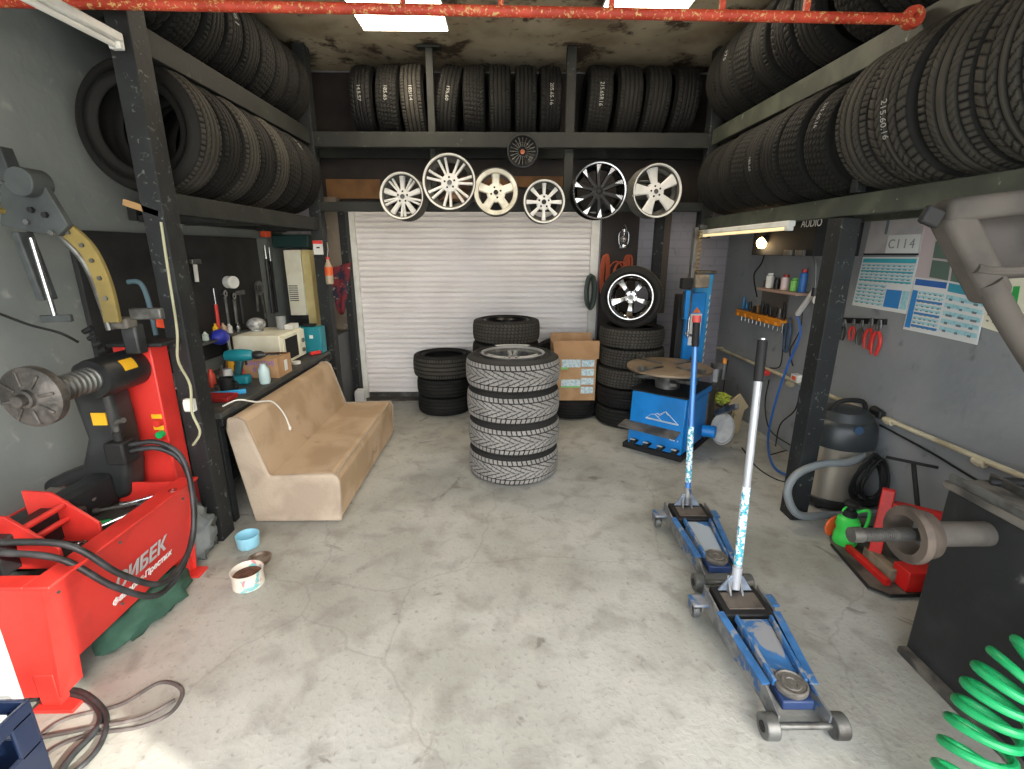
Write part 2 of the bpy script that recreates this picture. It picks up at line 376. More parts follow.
# red trussed lattice girder across the front of the ceiling
RUST = mat('chipped red lead paint', 'c4452f', .55, 0, 'a8331f', 6, .4, .6, .2, 60, c3='cfae72', s3=60, lo3=.55, hi3=.66)
t = thing('lattice_girder', 'chipped red steel pipe girder with upright stubs under the ceiling', 'girder', (0, 2.35, 2.5))
y = 2.35
A = ony(-40, 1, y); B = ony(905, 19, y)
m = MB(); m.tube([A, B], .021, 14); m.build('lower_pipe', RUST, t)
A2 = A + Vector((0,0,.135)); B2 = B + Vector((.0,0,.135))
m = MB(); m.bar(A2, B2, .03, .03); m.build('upper_rail', RUST, t, bevel=.003)
for u in (395, 493, 604, 716, 802):
    f = (u+40)/945; p = A.lerp(B, f); m = MB(); m.bar(p, p+Vector((0,0,.13)), .022, .022); m.build('upright', RUST, t, bevel=.002)
m = MB(); m.lathe([(.012,-.02),(.04,-.02),(.045,0),(.04,.02),(.012,.02)], 20, frame(B+Vector((.03,0,.005)), (1,0,0), (0,0,1)), closed=True); m.build('end_eyelet', RUST, t)
# ================================================================ TYRES
def tyre_mat(name, top, groove, rough=.75):
    m = bpy.data.materials.new(name); m.use_nodes = True; t = m.node_tree; N = t.nodes; L = t.links; P = N['Principled BSDF']; P.inputs['Roughness'].default_value = rough; P.inputs['Specular IOR Level'].default_value = .25
    at = N.new('ShaderNodeAttribute'); at.attribute_name = 'cut'
    tc = N.new('ShaderNodeTexCoord'); n = N.new('ShaderNodeTexNoise'); n.inputs['Scale'].default_value = 7; n.inputs['Detail'].default_value = 8; L.new(tc.outputs['Object'], n.inputs['Vector'])
    r = N.new('ShaderNodeMapRange'); r.inputs[1].default_value = .35; r.inputs[2].default_value = .7; L.new(n.outputs[0], r.inputs[0])
    a = N.new('ShaderNodeMixRGB'); a.inputs[1].default_value = lin(top); tt = lin(top); a.inputs[2].default_value = (tt[0]*.68, tt[1]*.68, tt[2]*.68, 1); L.new(r.outputs[0], a.inputs[0])
    b = N.new('ShaderNodeMixRGB'); L.new(a.outputs[0], b.inputs[1]); b.inputs[2].default_value = lin(groove); L.new(at.outputs['Fac'], b.inputs[0])
    L.new(b.outputs[0], P.inputs['Base Color']); return m
def sq(x, w): # narrow line at integers
    f = abs(x - round(x)); return 1.0 if f < w else 0.0
def pat_winter(th, v):
    a = th/(2*PI); s = 1 if v >= 0 else -1; q = abs(v)
    if abs(q-.60) < .028: return 1
    if q < .60:
        if abs(v) < .03: return .7
        return max(sq(a*30 + q*2.9 + (0 if s > 0 else .5), .11), sq(a*60 - q*1.2 + .2, .06)*(.8 if .2 < q < .42 else 0))
    return max(sq(a*60 + q*.7 + (0 if s > 0 else .5), .125), .6 if q > .97 else 0)
def pat_rib(th, v):
    q = abs(v); a = th/(2*PI)
    if min(abs(q-.20), abs(q-.62)) < .045: return 1
    if q > .68: return sq(a*72, .12)
    return .5*sq(a*72+q*3, .08) if q > .25 else 0
def pat_diag(th, v):
    q = abs(v); a = th/(2*PI)
    if min(abs(q-.15), abs(q-.55)) < .04: return 1
    if q > .6: return sq(a*50 + q, .10)
    return sq(a*50 + v*3.0, .09) if q > .2 else 0
def pat_block(th, v):
    a = th/(2*PI); q = abs(v); row = int((v+1)*2.999)
    e = abs((v+1)*2.999 - round((v+1)*2.999))
    if e < .09: return 1
    return sq(a*56 + row*.5 + v*1.2, .11)
def pat_knob(th, v):
    a = th/(2*PI); row = int((v+1)*1.999); e = abs((v+1)*1.999 - round((v+1)*1.999))
    if e < .11: return 1
    return sq(a*30 + row*.5 + math.sin(v*9)*.35, .15)
def tyre_mesh(name, R, W, rim, pat, m, seg=420, rows=34, depth=.008, tw=.44):
    hw = W*tw
    prof = []   # (r, z, v or None)
    for i in range(rows+1):
        v = -1 + 2*i/rows; prof.append((R - .012*abs(v)**3.2, hw*v*.97, v))
    side = [(R-.022, hw*1.03), (R-.040, W*.475), (R-.075, W*.5), ((R+rim)/2-.005, W*.5), (rim+.028, W*.455), (rim+.018, W*.44), (rim+.010, W*.425), (rim, W*.40)]
    inn = [(rim+.006, W*.35), ((R+rim)/2, W*.42), (R-.045, W*.40), (R-.024, W*.25)]
    top = [(r, z, None) for r, z in side+inn]
    P = prof + top + [(R-.020, 0, None)] + [(r, -z, None) for r, z, _ in top[::-1]]
    k = len(P); vs = []; fs = []; cut = []
    for i in range(seg):
        th = 2*PI*i/seg; c, s_ = math.cos(th), math.sin(th)
        for r, z, v in P:
            g = 0
            if v is not None and abs(v) <= .985: g = pat(th, v)
            cut.append(1.0 if v is not None and abs(v) > .985 else g); rr = r - g*depth
            vs.append((rr*c, rr*s_, z))
        j = (i+1) % seg
        for t_ in range(k):
            t2 = (t_+1) % k; fs.append((i*k+t_, j*k+t_, j*k+t2, i*k+t2))
    # sidewalls are cleaner dark rubber
    for i in range(seg):
        for q in range(len(prof), k): cut[i*k+q] = .9
    me = bpy.data.meshes.new(name); me.from_pydata(vs, [], fs); me.update(); me.shade_smooth()
    at = me.attributes.new('cut', 'FLOAT', 'POINT'); at.data.foreach_set('value', cut)
    me.materials.append(m); return me
T_GREY = tyre_mat('dusty grey tread rubber', '908e8a', '121313')
T_DARK = tyre_mat('dark tread rubber', '242422', '0f100f')
T_MID = tyre_mat('faded tread rubber', '46443e', '171717')
T_BLK = tyre_mat('black tread rubber', '1c1c1c', '0c0c0c', .7)
MESH = {
 'winter': tyre_mesh('winter tyre', .335, .228, .215, pat_winter, T_GREY, 900, 48, .006, .40),
 'rib': tyre_mesh('ribbed tyre', .315, .205, .20, pat_rib, T_DARK),
 'ribmid': tyre_mesh('ribbed tyre', .32, .215, .20, pat_rib, T_MID),
 'diag': tyre_mesh('slant groove tyre', .325, .22, .205, pat_diag, T_MID),
 'diagd': tyre_mesh('slant groove tyre', .31, .205, .20, pat_diag, T_BLK),
 'block': tyre_mesh('studded tyre', .312, .205, .205, pat_block, T_MID),
 'blockd': tyre_mesh('block tread tyre', .315, .21, .205, pat_block, T_DARK),
 'knob': tyre_mesh('knobbly tyre', .36, .26, .21, pat_knob, T_DARK, 300, 30, .012),
}
def tyre(kind, loc, label, group, axis='z', tilt=(0,0,0), scale=1.0, sw=1.0, chalk=None, parent=None, name='tyre', spin=None):
    o = bpy.data.objects.new(name, MESH[kind]); COL.objects.link(o); o.location = loc
    base = {'z': Matrix(), 'y': Matrix.Rotation(PI/2, 4, 'X'), 'x': Matrix.Rotation(PI/2, 4, 'Y')}[axis]
    e = Euler(tilt).to_matrix().to_4x4() @ base @ Matrix.Rotation(random.uniform(0, 6.28) if spin is None else spin, 4, 'Z')
    o.rotation_mode = 'XYZ'; o.rotation_euler = e.to_euler(); o.scale = (scale, scale, scale*sw)
    if parent is not None: o.parent = parent
    else: tag(o, label, 'tyre', group)
    if chalk:
        s_, size, ang, zc = chalk      # ang: direction (world-frame angle before spin) of the chalk on the tread, read round the tyre
        R = {'winter': .335, 'rib': .315, 'ribmid': .32, 'diag': .325, 'diagd': .31, 'block': .312, 'blockd': .315, 'knob': .36}[kind]
        vs, fs = text(s_, size, .0006)
        # direction vector in local coordinates
        loc_dir = (o.rotation_euler.to_matrix().inverted() @ Vector(ang)); a0 = math.atan2(loc_dir.y, loc_dir.x)
        sgn = 1
        vv = [((R+.0012+z)*math.cos(a0 + sgn*x/R), (R+.0012+z)*math.sin(a0 + sgn*x/R), -sgn*0 + zc + y) for x, y, z in vs]
        me = bpy.data.meshes.new('chalk_marking'); me.from_pydata(vv, [], fs); me.materials.append(CHALK)
        c = bpy.data.objects.new('chalk_marking', me); COL.objects.link(c); c.parent = o; c['label'] = 'white chalk size marking'
    return o
# --- left rack, lower level
KL = ['ribmid', 'rib', 'ribmid', 'rib', 'ribmid', 'blockd', 'blockd', 'diagd']
ordn = ['nearest', 'second', 'third', 'fourth', 'fifth', 'sixth', 'seventh', 'eighth', 'ninth', 'tenth']
desc = {'ribmid': 'faded tyre with straight ribs', 'rib': 'dark tyre with straight ribs', 'blockd': 'dark block-tread tyre', 'diagd': 'black tyre with slanted grooves', 'diag': 'faded tyre with slanted grooves', 'block': 'worn studded tyre', 'knob': 'big knobbly mud tyre'}
y = 2.79
for i, k in enumerate(KL):
    z0 = ZL+.08+.315
    tyre(k, (-1.825, y, z0), f'{desc[k]}, {ordn[i]} from the camera on the lower left rack', 'tyres on the lower left rack', 'y', (0, 0, random.uniform(-.03, .03)), chalk=('185 65', .04, (.8, 0, .6), 0) if i == 6 else None)
    y += .214
KL = ['knob', 'blockd', 'rib', 'diagd', 'rib', 'blockd', 'rib', 'diagd', 'rib']
y = 2.66
for i, k in enumerate(KL):
    R = .36 if k == 'knob' else .315
    tyre(k, (-1.87, y, ZU+.06+R*.97), f'{desc[k]}, {ordn[i]} from the camera on the upper left rack', 'tyres on the upper left rack', 'y', (0, 0, random.uniform(-.04, .04)), scale=.97,
         chalk=({1: '14.4', 3: '195'}.get(i), .07, (.85, -.1, .1), 0) if i in (1, 3) else None)
    y += .245 if k == 'knob' else .212
# --- right rack, lower level
for i, (k, yy, sc) in enumerate([('diag', 1.70, 1.0), ('ribmid', 1.95, 1.0), ('diag', 2.20, 1.0), ('ribmid', 2.435, .98)]):
    tyre(k, (1.895, yy, ZL+.08+.32*sc), f'{desc[k]}, {ordn[i]} from the camera on the lower right rack', 'tyres on the lower right rack', 'y', (0, 0, random.uniform(-.05, .05)), scale=sc, sw=1.14,
         chalk=('215.60.16', .04, (-1, 0, -.25), 0) if i == 2 else None)
for i, (k, yy, sc) in enumerate([('blockd', 2.745, .91), ('blockd', 2.965, .95), ('rib', 3.18, .95), ('rib', 3.40, .93), ('blockd', 3.61, .92), ('rib', 3.82, .92), ('rib', 4.03, .9), ('rib', 4.24, .9)]):
    tyre(k, (1.895, yy, ZL+.08+.315*sc), f'{desc[k]}, {ordn[i+4] if i < 6 else ("last but one" if i == 6 else "farthest")} from the camera on the lower right rack', 'tyres on the lower right rack', 'y', (0, 0, random.uniform(-.04, .04)), scale=sc, sw=1.05,
         chalk=('215.60.16' if i == 0 else '185.65', .036, (-.9, 0, .35 if i == 0 else -.1), 0) if i in (0, 3) else None)
# upper level
y = 1.95
for i, k in enumerate(['rib', 'blockd', 'rib', 'blockd', 'rib', 'diagd', 'rib', 'blockd', 'rib', 'rib']):
    if i == 4: y += .10
    tyre(k, (1.90, y, ZU+.06+.305), f'{desc[k]}, {ordn[i]} from the camera on the upper right rack', 'tyres on the upper right rack', 'y', (0, 0, random.uniform(-.05, .05)), scale=.97, sw=1.1,
         chalk=('175', .05, (-.9, 0, .2), 0) if i == 8 else None)
    y += .24
# --- back rack: tyres side by side, tread towards the room
BK = [(361, 'diagd', .0, '14.5.57'), (387, 'blockd', .03, '185.65'), (412, 'ribmid', -.04, '185/14'), (448, 'rib', .16, '195.60'), (474, 'blockd', 0, None), (500, 'rib', 0, None), (526, 'rib', 0, None),
      (551, 'diagd', 0, '205.65.16'), (600, 'blockd', .05, '215.65R16'), (630, 'rib', .05, None), (658, 'rib', .07, None), (687, 'diagd', .08, None)]
for i, (u, k, tl, ch) in enumerate(BK):
    p = ony(u, 100, 4.62)
    tyre(k, (p.x, 4.86, ZU+.03+.305), f'{desc[k]}, {(ordn[i] + " from the left" if i < 6 else ["sixth from the right", "fifth from the right", "fourth from the right", "third from the right", "second from the right", "rightmost"][i-6]) if i else "leftmost"} on the back rack', 'tyres on the back rack', 'x', (0, tl, 0), scale=.97, sw=.96 if i < 8 else 1.08,
         chalk=(ch, .045, (0, -1, .05), 0) if ch else None)
# ================================================================ RIMS
def add_rim(root, R, W, style, metal, dark=None, offs=0, face=None):
    """alloy rim parts under root, axis local Z, face at +Z"""
    face = face or metal; h = W/2; keep = root.location.copy(); root.location = (0, 0, 0)
    m = MB(); m.lathe([(R, h), (R+.004, h-.006), (R, h-.016), (R-.018, h-.03), (R-.020, .02), (R-.045, 0), (R-.045, -h*.5), (R-.012, -h+.015), (R, -h), (R-.006, -h), (R-.02, -h+.02), (R-.052, -h*.5), (R-.052, 0), (R-.027, .02), (R-.026, h-.03), (R-.010, h-.012), (R-.006, h)], 64, closed=True)
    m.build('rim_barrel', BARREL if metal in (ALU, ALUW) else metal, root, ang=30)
    if style not in ('five_wide', 'black_tips', 'wire'): mm = MB(); mm.lathe([(R-.001, h+.001), (R-.009, h+.001), (R-.016, h-.012), (R-.004, h-.012)], 64, closed=True); mm.build('rim_lip', face, root)
    def spoke(a, w0, w1, r0=.035, r1=None, z0=h-.035, z1=h-.028, th=.022, curve=.0, twist=0, mt=None, wm=None, lab=None, dz=0):
        r1 = r1 or R-.018; n = 7; vs = []; fs = []
        for i in range(n):
            t_ = i/(n-1); r = r0+(r1-r0)*t_; w_ = w0+(w1-w0)*t_
            if wm is not None: w_ = w0*(1-t_)**2 + 2*wm*t_*(1-t_) + w1*t_*t_
            z_ = z0+(z1-z0)*t_ + curve*math.sin(PI*t_) + dz; sh = twist*math.sin(PI*t_*.5)
            for sx, zz in ((-1, z_-th), (-.75, z_), (.75, z_), (1, z_-th)):
                y_ = sx*w_/2 + sh; vs.append((r*math.cos(a)-y_*math.sin(a), r*math.sin(a)+y_*math.cos(a), zz))
        for i in range(n-1):
            for q in range(4): fs.append((i*4+q, i*4+(q+1) % 4, i*4+4+(q+1) % 4, i*4+4+q))
        fs += [(3, 2, 1, 0), tuple((n-1)*4+q for q in range(4))]
        mb = MB(); mb.add(vs, fs); o = mb.build('spoke', mt or face, root, bevel=.002)
        if lab: o['label'] = lab
    zc = h-.035; hubr = .06
    if style == 'five_pairs':          # wide and doubled thin spokes
        for i in range(5):
            a = PI/2+2*PI*i/5; spoke(a, .034, .052)
            for s_ in (-1, 1): spoke(a+PI/5+s_*.10, .016, .022)
    elif style == 'seven_pairs':
        hubr = .07
        for i in range(7):
            a = PI/2+.22+2*PI*i/7
            for s_ in (-1, 1): spoke(a+s_*.15, .022, .025, curve=-.008)
    elif style == 'five_wide':
        hubr = .075
        for i in range(5): spoke(PI/2+2*PI*i/5, .075, .085, wm=.06)
        mm = MB(); mm.lathe([(R-.004, h), (R-.036, h-.008), (R-.042, h-.03), (R-.02, h-.02)], 64, closed=True); mm.build('rim_lip', face, root)
    elif style == 'eight':
        for i in range(8):
            for s_ in (-1, 1): spoke(PI/2+2*PI*i/8+s_*.045, .018, .026)
    elif style == 'black_tips':
        for i in range(10):
            a = PI/2+2*PI*i/10; spoke(a, .03, .05, twist=.012, mt=metal, r1=R-.02)
            vs = []; r0, r1 = R*.62, R-.006
            c = MB(); c.prism([(r0, .012), (r1, -.024), (r1, .022)], .004, Matrix.Rotation(a+.05, 4, 'Z') @ Matrix.Translation((0, 0, h-.024))); o = c.build('spoke_tip', STEEL, root); o['label'] = 'machined silver tip'
        mm = MB(); mm.lathe([(R-.002, h+.001), (R-.012, h-.001), (R-.012, h-.01), (R-.002, h-.01)], 64, closed=True); mm.build('rim_lip', STEEL, root)
    elif style == 'cap_five':
        hubr = .07
        for i in range(5): spoke(PI/2+2*PI*i/5, .05, .115, wm=.075, th=.012, r1=R-.012)
    elif style == 'chrome_split':
        hubr = .05
        for i in range(5):
            a = PI/2+PI/5+2*PI*i/5; spoke(a-.07, .03, .05, wm=.022, curve=-.015); spoke(a+.07, .03, .05, wm=.022, curve=-.015)
    elif style == 'y_five':
        for i in range(5):
            a = PI/2+2*PI*i/5
            for s_ in (-1, 1): spoke(a+s_*.12, .026, .034, curve=-.008)
    elif style == 'wire':
        hubr = .028
        for i in range(20): spoke(2*PI*i/20, .006, .008, th=.006, mt=GREYM, z0=h-.01, z1=h-.008)
    m = MB(); m.lathe([(.002, zc+.006), (.022, zc+.006), (.026, zc), (hubr, zc-.002), (hubr+.006, zc-.03), (hubr-.01, zc-.05), (.002, zc-.05)], 36); hub = m.build('hub', face, root)
    m = MB(); m.lathe([(.001, zc+.009), (.018, zc+.008), (.022, zc+.004), (.022, zc-.01)], 24)
    m.build('centre_cap', dark or GREYM, hub)
    if style not in ('wire', 'black_tips'):
        for i in range(5 if style != 'five_wide' else 4):
            a = .3+2*PI*i/(5 if style != 'five_wide' else 4); m = MB(); m.cyl((.042*math.cos(a), .042*math.sin(a), zc-.01), (.042*math.cos(a), .042*math.sin(a), zc+.002), .0085, n=12)
            o = m.build('lug_hole', BLACK, hub)
    root.location = keep
def rim_thing(name, u, v, rpx, style, metal, label, y=4.44, tilt=(0,0,0), dark=None, face=None, group='loose rims hung along the back rack', W=.17, spin=0):
    p = ony(u+(2 if u < 480 else (0 if u < 560 else -2)), v+2, y); d = ray(u, v); dist = (p-CAM).dot(_R @ Vector((0,0,-1)))
    R = rpx*dist/FPX
    t = thing(name, label, 'wheel', (0,0,0), group)
    add_rim(t, R, W, style, metal, dark, face=face)
    e = Euler(tilt).to_matrix() @ Matrix.Rotation(PI/2, 3, 'X') @ Matrix.Rotation(spin, 3, 'Z')
    t.rotation_euler = e.to_euler(); t.location = p + Vector((0, 0.0, 0)); return t
rim_thing('alloy_wheel', 402.5, 195.5, 22, 'five_pairs', ALU, 'silver rim with five wide and ten thin spokes, leftmost of the row', tilt=(-.05, 0, -.12), y=4.38)
rim_thing('alloy_wheel', 448.5, 181.5, 26, 'seven_pairs', ALU, 'large silver rim with seven pairs of thin spokes, second from the left', y=4.34, spin=.1, tilt=(-.03,0,-.04))
rim_thing('alloy_wheel', 496, 191, 22, 'five_wide', ALUW, 'cream rim with five broad spokes and a thick lip, third in the row', y=4.40, dark=BLACK)
rim_thing('alloy_wheel', 543.5, 200.5, 20.3, 'eight', ALU, 'small silver rim with eight split spokes, right of the cream rim', y=4.38, dark=BLACK)
rim_thing('alloy_wheel', 599.5, 190, 26.5, 'black_tips', GLOSSB, 'black rim with machined silver spoke tips', y=4.38, dark=BLACK, tilt=(0,0,.03))
rim_thing('alloy_wheel', 655.5, 190, 25, 'cap_five', ALU, 'silver rim with five wide blade spokes, rightmost of the row', y=4.36, tilt=(0,0,.12), spin=.25)
rim_thing('hubcap', 522.5, 150, 15, 'wire', DARK, 'small dark hubcap with thin wire spokes hung on the upper back beam', y=4.44, W=.08, dark=mat('copper centre', '9a5a3c', .4, .5), group=None)
# extra rims lying on the rail behind
t = thing('spare_wheel', 'steel rim lying flat behind the rightmost silver rim', 'wheel'); add_rim(t, .19, .16, 'five_wide', GREYM); p = ony(643, 206, 4.66); t.location = (p.x, 4.74, 2.11)
t = thing('spare_wheel', 'rusty brown rim peeking out below the large silver rim', 'wheel'); add_rim(t, .17, .15, 'five_wide', mat('rusty rim', '7c5f4c', .7, .2, '5c4536', 8)); p = ony(457, 212, 4.64); t.location = (p.x, 4.735, 2.11)
# ================================================================ TYRE STACKS ON THE FLOOR
def stack(x, y, kinds, place, group, scales=None, jit=.01, h0=0, sw=1.0):
    z = h0; W_ = {'winter': .228, 'rib': .205, 'ribmid': .215, 'diag': .22, 'diagd': .205, 'block': .205, 'blockd': .21}
    pos = ['bottom', 'second from the bottom', 'third from the bottom', 'fourth from the bottom', 'fifth from the bottom']
    for i, k in enumerate(kinds):
        sc = scales[i] if scales else 1
        hw = W_[k]/2*sc*.985*sw; pl = 'topmost' if i == len(kinds)-1 else pos[i]
        c = (x+random.uniform(-jit, jit), y+random.uniform(-jit, jit), z+hw)
        yield k, c, sc, f'{pl} {place}'; z += hw*2
# hero stack: four mounted winter wheels
c0 = onz(513, 486, 0); hx, hy = c0.x+.008, c0.y+.29
p4 = None
for k, c, sc, lab in stack(hx, hy, ['winter']*4, 'wheel of the grey winter-tread stack in the middle of the floor', '', jit=.006):
    t = thing('wheel', lab, 'wheel', c, 'winter wheels stacked in the middle')
    tyre(k, (0,0,0), None, None, parent=t)
    if lab.startswith('top'):
        add_rim(t, .225, .232, 'y_five', GREYM, face=mat('grey machined alloy', 'a5a7a8', .3, .5)); p4 = c
    else:
        t.location = (0,0,0); m = MB(); m.lathe([(.222, .09), (.20, .075), (.2, -.07), (.222, -.09), (.21, -.09), (.19, -.07), (.19, .075), (.21, .09)], 48, closed=True); m.build('rim_barrel', GREYM, t); t.location = c
# reflective paper label strip on the top sidewall
m = MB(); vs, fs = [], []
for i in range(13):
    a = math.radians(62+56*i/12)
    for r in (.245, .295): vs.append((p4[0]+r*math.cos(a), p4[1]+r*math.sin(a), p4[2]+.1145))
for i in range(12): fs.append((2*i, 2*i+1, 2*i+3, 2*i+2))
m.add(vs, fs); m.add([(x_, y_, z_+.0015) for x_, y_, z_ in vs], fs)
one(m, 'tyre_label', mat('shiny pale film', 'c9ccca', .2, .3), 'shiny pale label curved on the top tyre of the middle stack', 'label')
# small stack left of it
for k, c, sc, lab in stack(-.615, 4.80, ['rib', 'rib', 'ribmid'], 'tyre of the low empty stack against the shutter', '', [.87, .87, .96], .01, 0, 1.08):
    tyre(k, c, 'dark '+lab, 'low empty tyre stack by the shutter', scale=sc, sw=1.08)
# middle back stack with black alloy on top
for k, c, sc, lab in stack(.015, 4.40, ['rib', 'blockd', 'rib', 'blockd', 'block'], 'tyre of the dark stack directly behind the grey winter wheels', '', [.98]*5, .008):
    if lab.startswith('top'):
        t = thing('wheel', 'topmost wheel with black alloy on the dark stack behind the grey winter wheels', 'wheel', c); tyre(k, (0,0,0), None, None, parent=t, scale=sc); add_rim(t, .205, .18, 'y_five', GLOSSB)
    else: tyre(k, c, lab, 'dark stack behind the winter wheels', scale=sc)
# right back stack
bx = ony(631, 380, 4.43).x
zt = 0
for k, c, sc, lab in stack(bx-.015, 4.45, ['rib', 'diagd', 'block', 'block', 'block'], 'tyre of the five-high stack under the chrome wheel', '', [.95]*5, .012, 0, .97):
    tyre(k, c, lab, 'five-high stack under the chrome wheel', scale=sc, sw=.97); zt = c[2]+.1
# chrome wheel standing on the stack
t = thing('wheel', 'upright wheel with shiny chrome five-spoke rim standing on the tyre stack', 'wheel', (bx-.085, 4.29, zt+.262), None)
o = tyre('block', (0,0,0), None, None, parent=t, scale=.865); add_rim(t, .194, .186, 'chrome_split', CHROME)
t.rotation_euler = (Euler((-.06, 0, -.36)).to_matrix() @ Matrix.Rotation(PI/2, 3, 'X')).to_euler()
# tyre under the cardboard box
b0 = onz(577, 421, 0)
tyre('diagd', (b0.x-.02, b0.y+.29, .1), 'black tyre lying flat under the cardboard box', None, scale=.93)
tyre('rib', (b0.x-.13, 5.03, .355), 'dark upright tyre leaning behind the tall cardboard box', None, 'y', scale=1.12, sw=.8)
# ================================================================ SOFA
t = thing('sofa', 'low tan velour sofa without arms or legs, backed against the workbench', 'sofa', (-1.27, 3.35, 0))
def extr(poly, y0, y1, mb=None):  # polygon in (x,z) pushed along y
    mb = mb or MB(); n = len(poly); vs = [(x, y0, z) for x, z in poly] + [(x, y1, z) for x, z in poly]
    fs = [list(range(n)), list(range(n, 2*n))[::-1]] + [(i, n+i, n+(i+1) % n, (i+1) % n) for i in range(n)]
    return mb.add(vs, fs)
Y0, Y1 = 2.63, 4.06
extr([(-1.47, .012), (-1.0, .012), (-.99, .29), (-1.02, .325), (-1.43, .30)], Y0+.012, Y1).build('seat', SOFA, t, bevel=.045, seg=5)
extr([(-1.42, .05), (-1.40, .30), (-1.50, .66), (-1.53, .675), (-1.59, .67), (-1.60, .60), (-1.52, .04)], Y0+.012, Y1).build('backrest', SOFA, t, bevel=.022, seg=4)
extr([(-1.52, .008), (-.995, .008), (-.985, .27), (-1.0, .305), (-1.03, .322), (-1.395, .31), (-1.495, .655), (-1.53, .68), (-1.59, .675), (-1.605, .60)], Y0-.012, Y0+.02).build('side_panel', SOFAS, t, bevel=.015, seg=4)
extr([(-1.515, .03), (-.995, .03), (-.985, .28), (-1.01, .322), (-1.395, .31), (-1.495, .655), (-1.53, .68), (-1.59, .675), (-1.60, .60)], Y1-.002, Y1+.015).build('side_panel', SOFAS, t, bevel=.006)
m = MB(); m.bx(-1.50, -1.03, Y0+.03, Y1-.03, 0, .032); m.build('base_board', BLACK, t)
m = MB(); m.tube([(-1.005, Y0+.0, .318), (-1.005, Y1, .318)], .005, 6); m.build('piping', SOFAS, t)
m = MB(); m.tube([(-1.62, 2.66, .735), (-1.58, 2.75, .745), (-1.53, 2.85, .70), (-1.495, 2.98, .66), (-1.455, 3.03, .56), (-1.43, 3.03, .47)], .005, 8, sm=6)
m.ell((-1.428, 3.03, .46), (.009, .009, .016)); one(m, 'cable', WHITE, 'thin white cable hanging over the sofa backrest', 'cable')
# ================================================================ WORKBENCH ALONG THE LEFT WALL
WB = mat('grimy bench top', '3c3f3e', .6, 0, '55524b', 9, .45, .7)
t = thing('workbench', 'long grimy dark workbench along the left wall behind the sofa', 'workbench', (-1.95, 3.6, 0))
ZB = .705
m = MB(); m.bx(XL+.01, -1.615, 2.62, 4.42, ZB-.035, ZB); m.build('worktop', WB, t, bevel=.004)
m = MB(); m.bx(-1.635, -1.61, 2.62, 4.42, ZB-.08, ZB-.035); m.build('edge_rail', BLK, t, bevel=.003)
for x, y in ((-1.67, 2.66), (-1.67, 4.38), (-2.2, 2.66), (-2.2, 4.38)): m = MB(); m.bx(x-.025, x+.025, y-.025, y+.025, 0, ZB-.035); m.build('leg', BLK, t, bevel=.003)
m = MB(); m.bx(-2.2, -1.66, 2.66, 4.38, .22, .245); m.build('lower_shelf', BLK, t, bevel=.003)
ZB += .001
# dark cabinet beyond the bench
t = thing('cabinet', 'narrow black cabinet with a drawer between bench and shutter', 'cabinet', (-1.80, 4.80, 0))
CBM = mat('black cabinet laminate', '2b2f30', .45, 0, '363b3c', 6)
m = MB(); m.bx(-2.1, -1.62, 4.66, 5.02, 0, .80); m.build('body', CBM, t, bevel=.006)
m = MB(); m.bx(-2.08, -1.64, 4.642, 4.66, .50, .77); d = m.build('drawer', CBM, t, bevel=.005)
m = MB(); m.tube([(-1.9, 4.642, .64), (-1.9, 4.615, .64), (-1.8, 4.615, .64), (-1.8, 4.642, .64)], .006, 8); m.build('handle', STEEL, d)
m = MB(); m.bx(-2.08, -1.64, 4.642, 4.66, .03, .47); m.build('door', CBM, t, bevel=.005)
# black tool panel and utensils on the wall
m = MB(); m.bx(XL+.002, XL+.03, 2.62, 4.55, ZB+.10, 1.70); t = one(m, 'pegboard', mat('black board', '1d1f20', .7, 0, '27292a', 5), 'large black board fixed on the left wall above the workbench', 'panel', bevel=.003)
wx = XL+.03
m = MB(); m.bx(wx, wx+.12, 3.15, 3.98, .955, .97); one(m, 'wall_shelf', GREYM, 'narrow grey tool ledge under the black board', 'shelf', bevel=.002)
def wall_tool(u, v, x=None): return onx(u, v, x or wx+.03)
TP = [(268, 236)]
# hanging hand tools
def hanging(y, z0, z1, r, material, name, label, cat, head=0, group=None):
    t = thing(name, label, cat, (wx+.025, y, z0), group)
    m = MB(); m.tube([(wx+.025, y, z0), (wx+.025, y+.01, z1)], r, 10); m.build('handle', material, t)
    m = MB()
    if head == 0: m.cyl((wx+.025, y+.01, z1), (wx+.025, y+.012, z1+.12), r*.45); m.build('shaft', STEEL, t)
    elif head == 1: m.lathe([(.012,-.008),(.028,-.008),(.028,.008),(.012,.008)], 20, frame((wx+.025, y+.01, z1+.02), (0,1,0), (0,0,1)), closed=True); m.build('ring_head', STEEL, t)
    else: m.box((wx+.03, y+.01, z1+.02), (.03, .10, .035)); m.build('hammer_head', GREYM, t, bevel=.005)
hanging(3.72, 1.02, 1.20, .012, RED, 'screwdriver', 'red-handled tool on the black board near the front post', 'tool')
hanging(3.86, .99, 1.25, .010, GREYM, 'wrench', 'long grey ring wrench hanging on the black board, nearer one', 'tool', 1)
hanging(3.98, .99, 1.22, .013, GREYM, 'wrench', 'stout grey ring wrench hanging on the black board, middle one', 'tool', 1)
hanging(4.08, 1.0, 1.24, .012, DARK, 'hammer', 'dark hammer hanging head up on the black board', 'tool', 2)
hanging(3.45, 1.40, 1.53, .016, WOOD, 'screwdriver', 'wooden-handled tool high on the black board beside the post', 'tool')
hanging(3.55, 1.38, 1.50, .014, WHITE, 'brush', 'pale-handled tool high on the black board', 'tool', 2)
hanging(4.62, 1.02, 1.52, .016, DARK, 'pry_bar', 'tall dark bar hanging at the far end of the black board', 'tool', 0)
hanging(4.70, 1.02, 1.50, .014, BLACK, 'pry_bar', 'thin black bar hanging beside the tall dark bar', 'tool', 0)
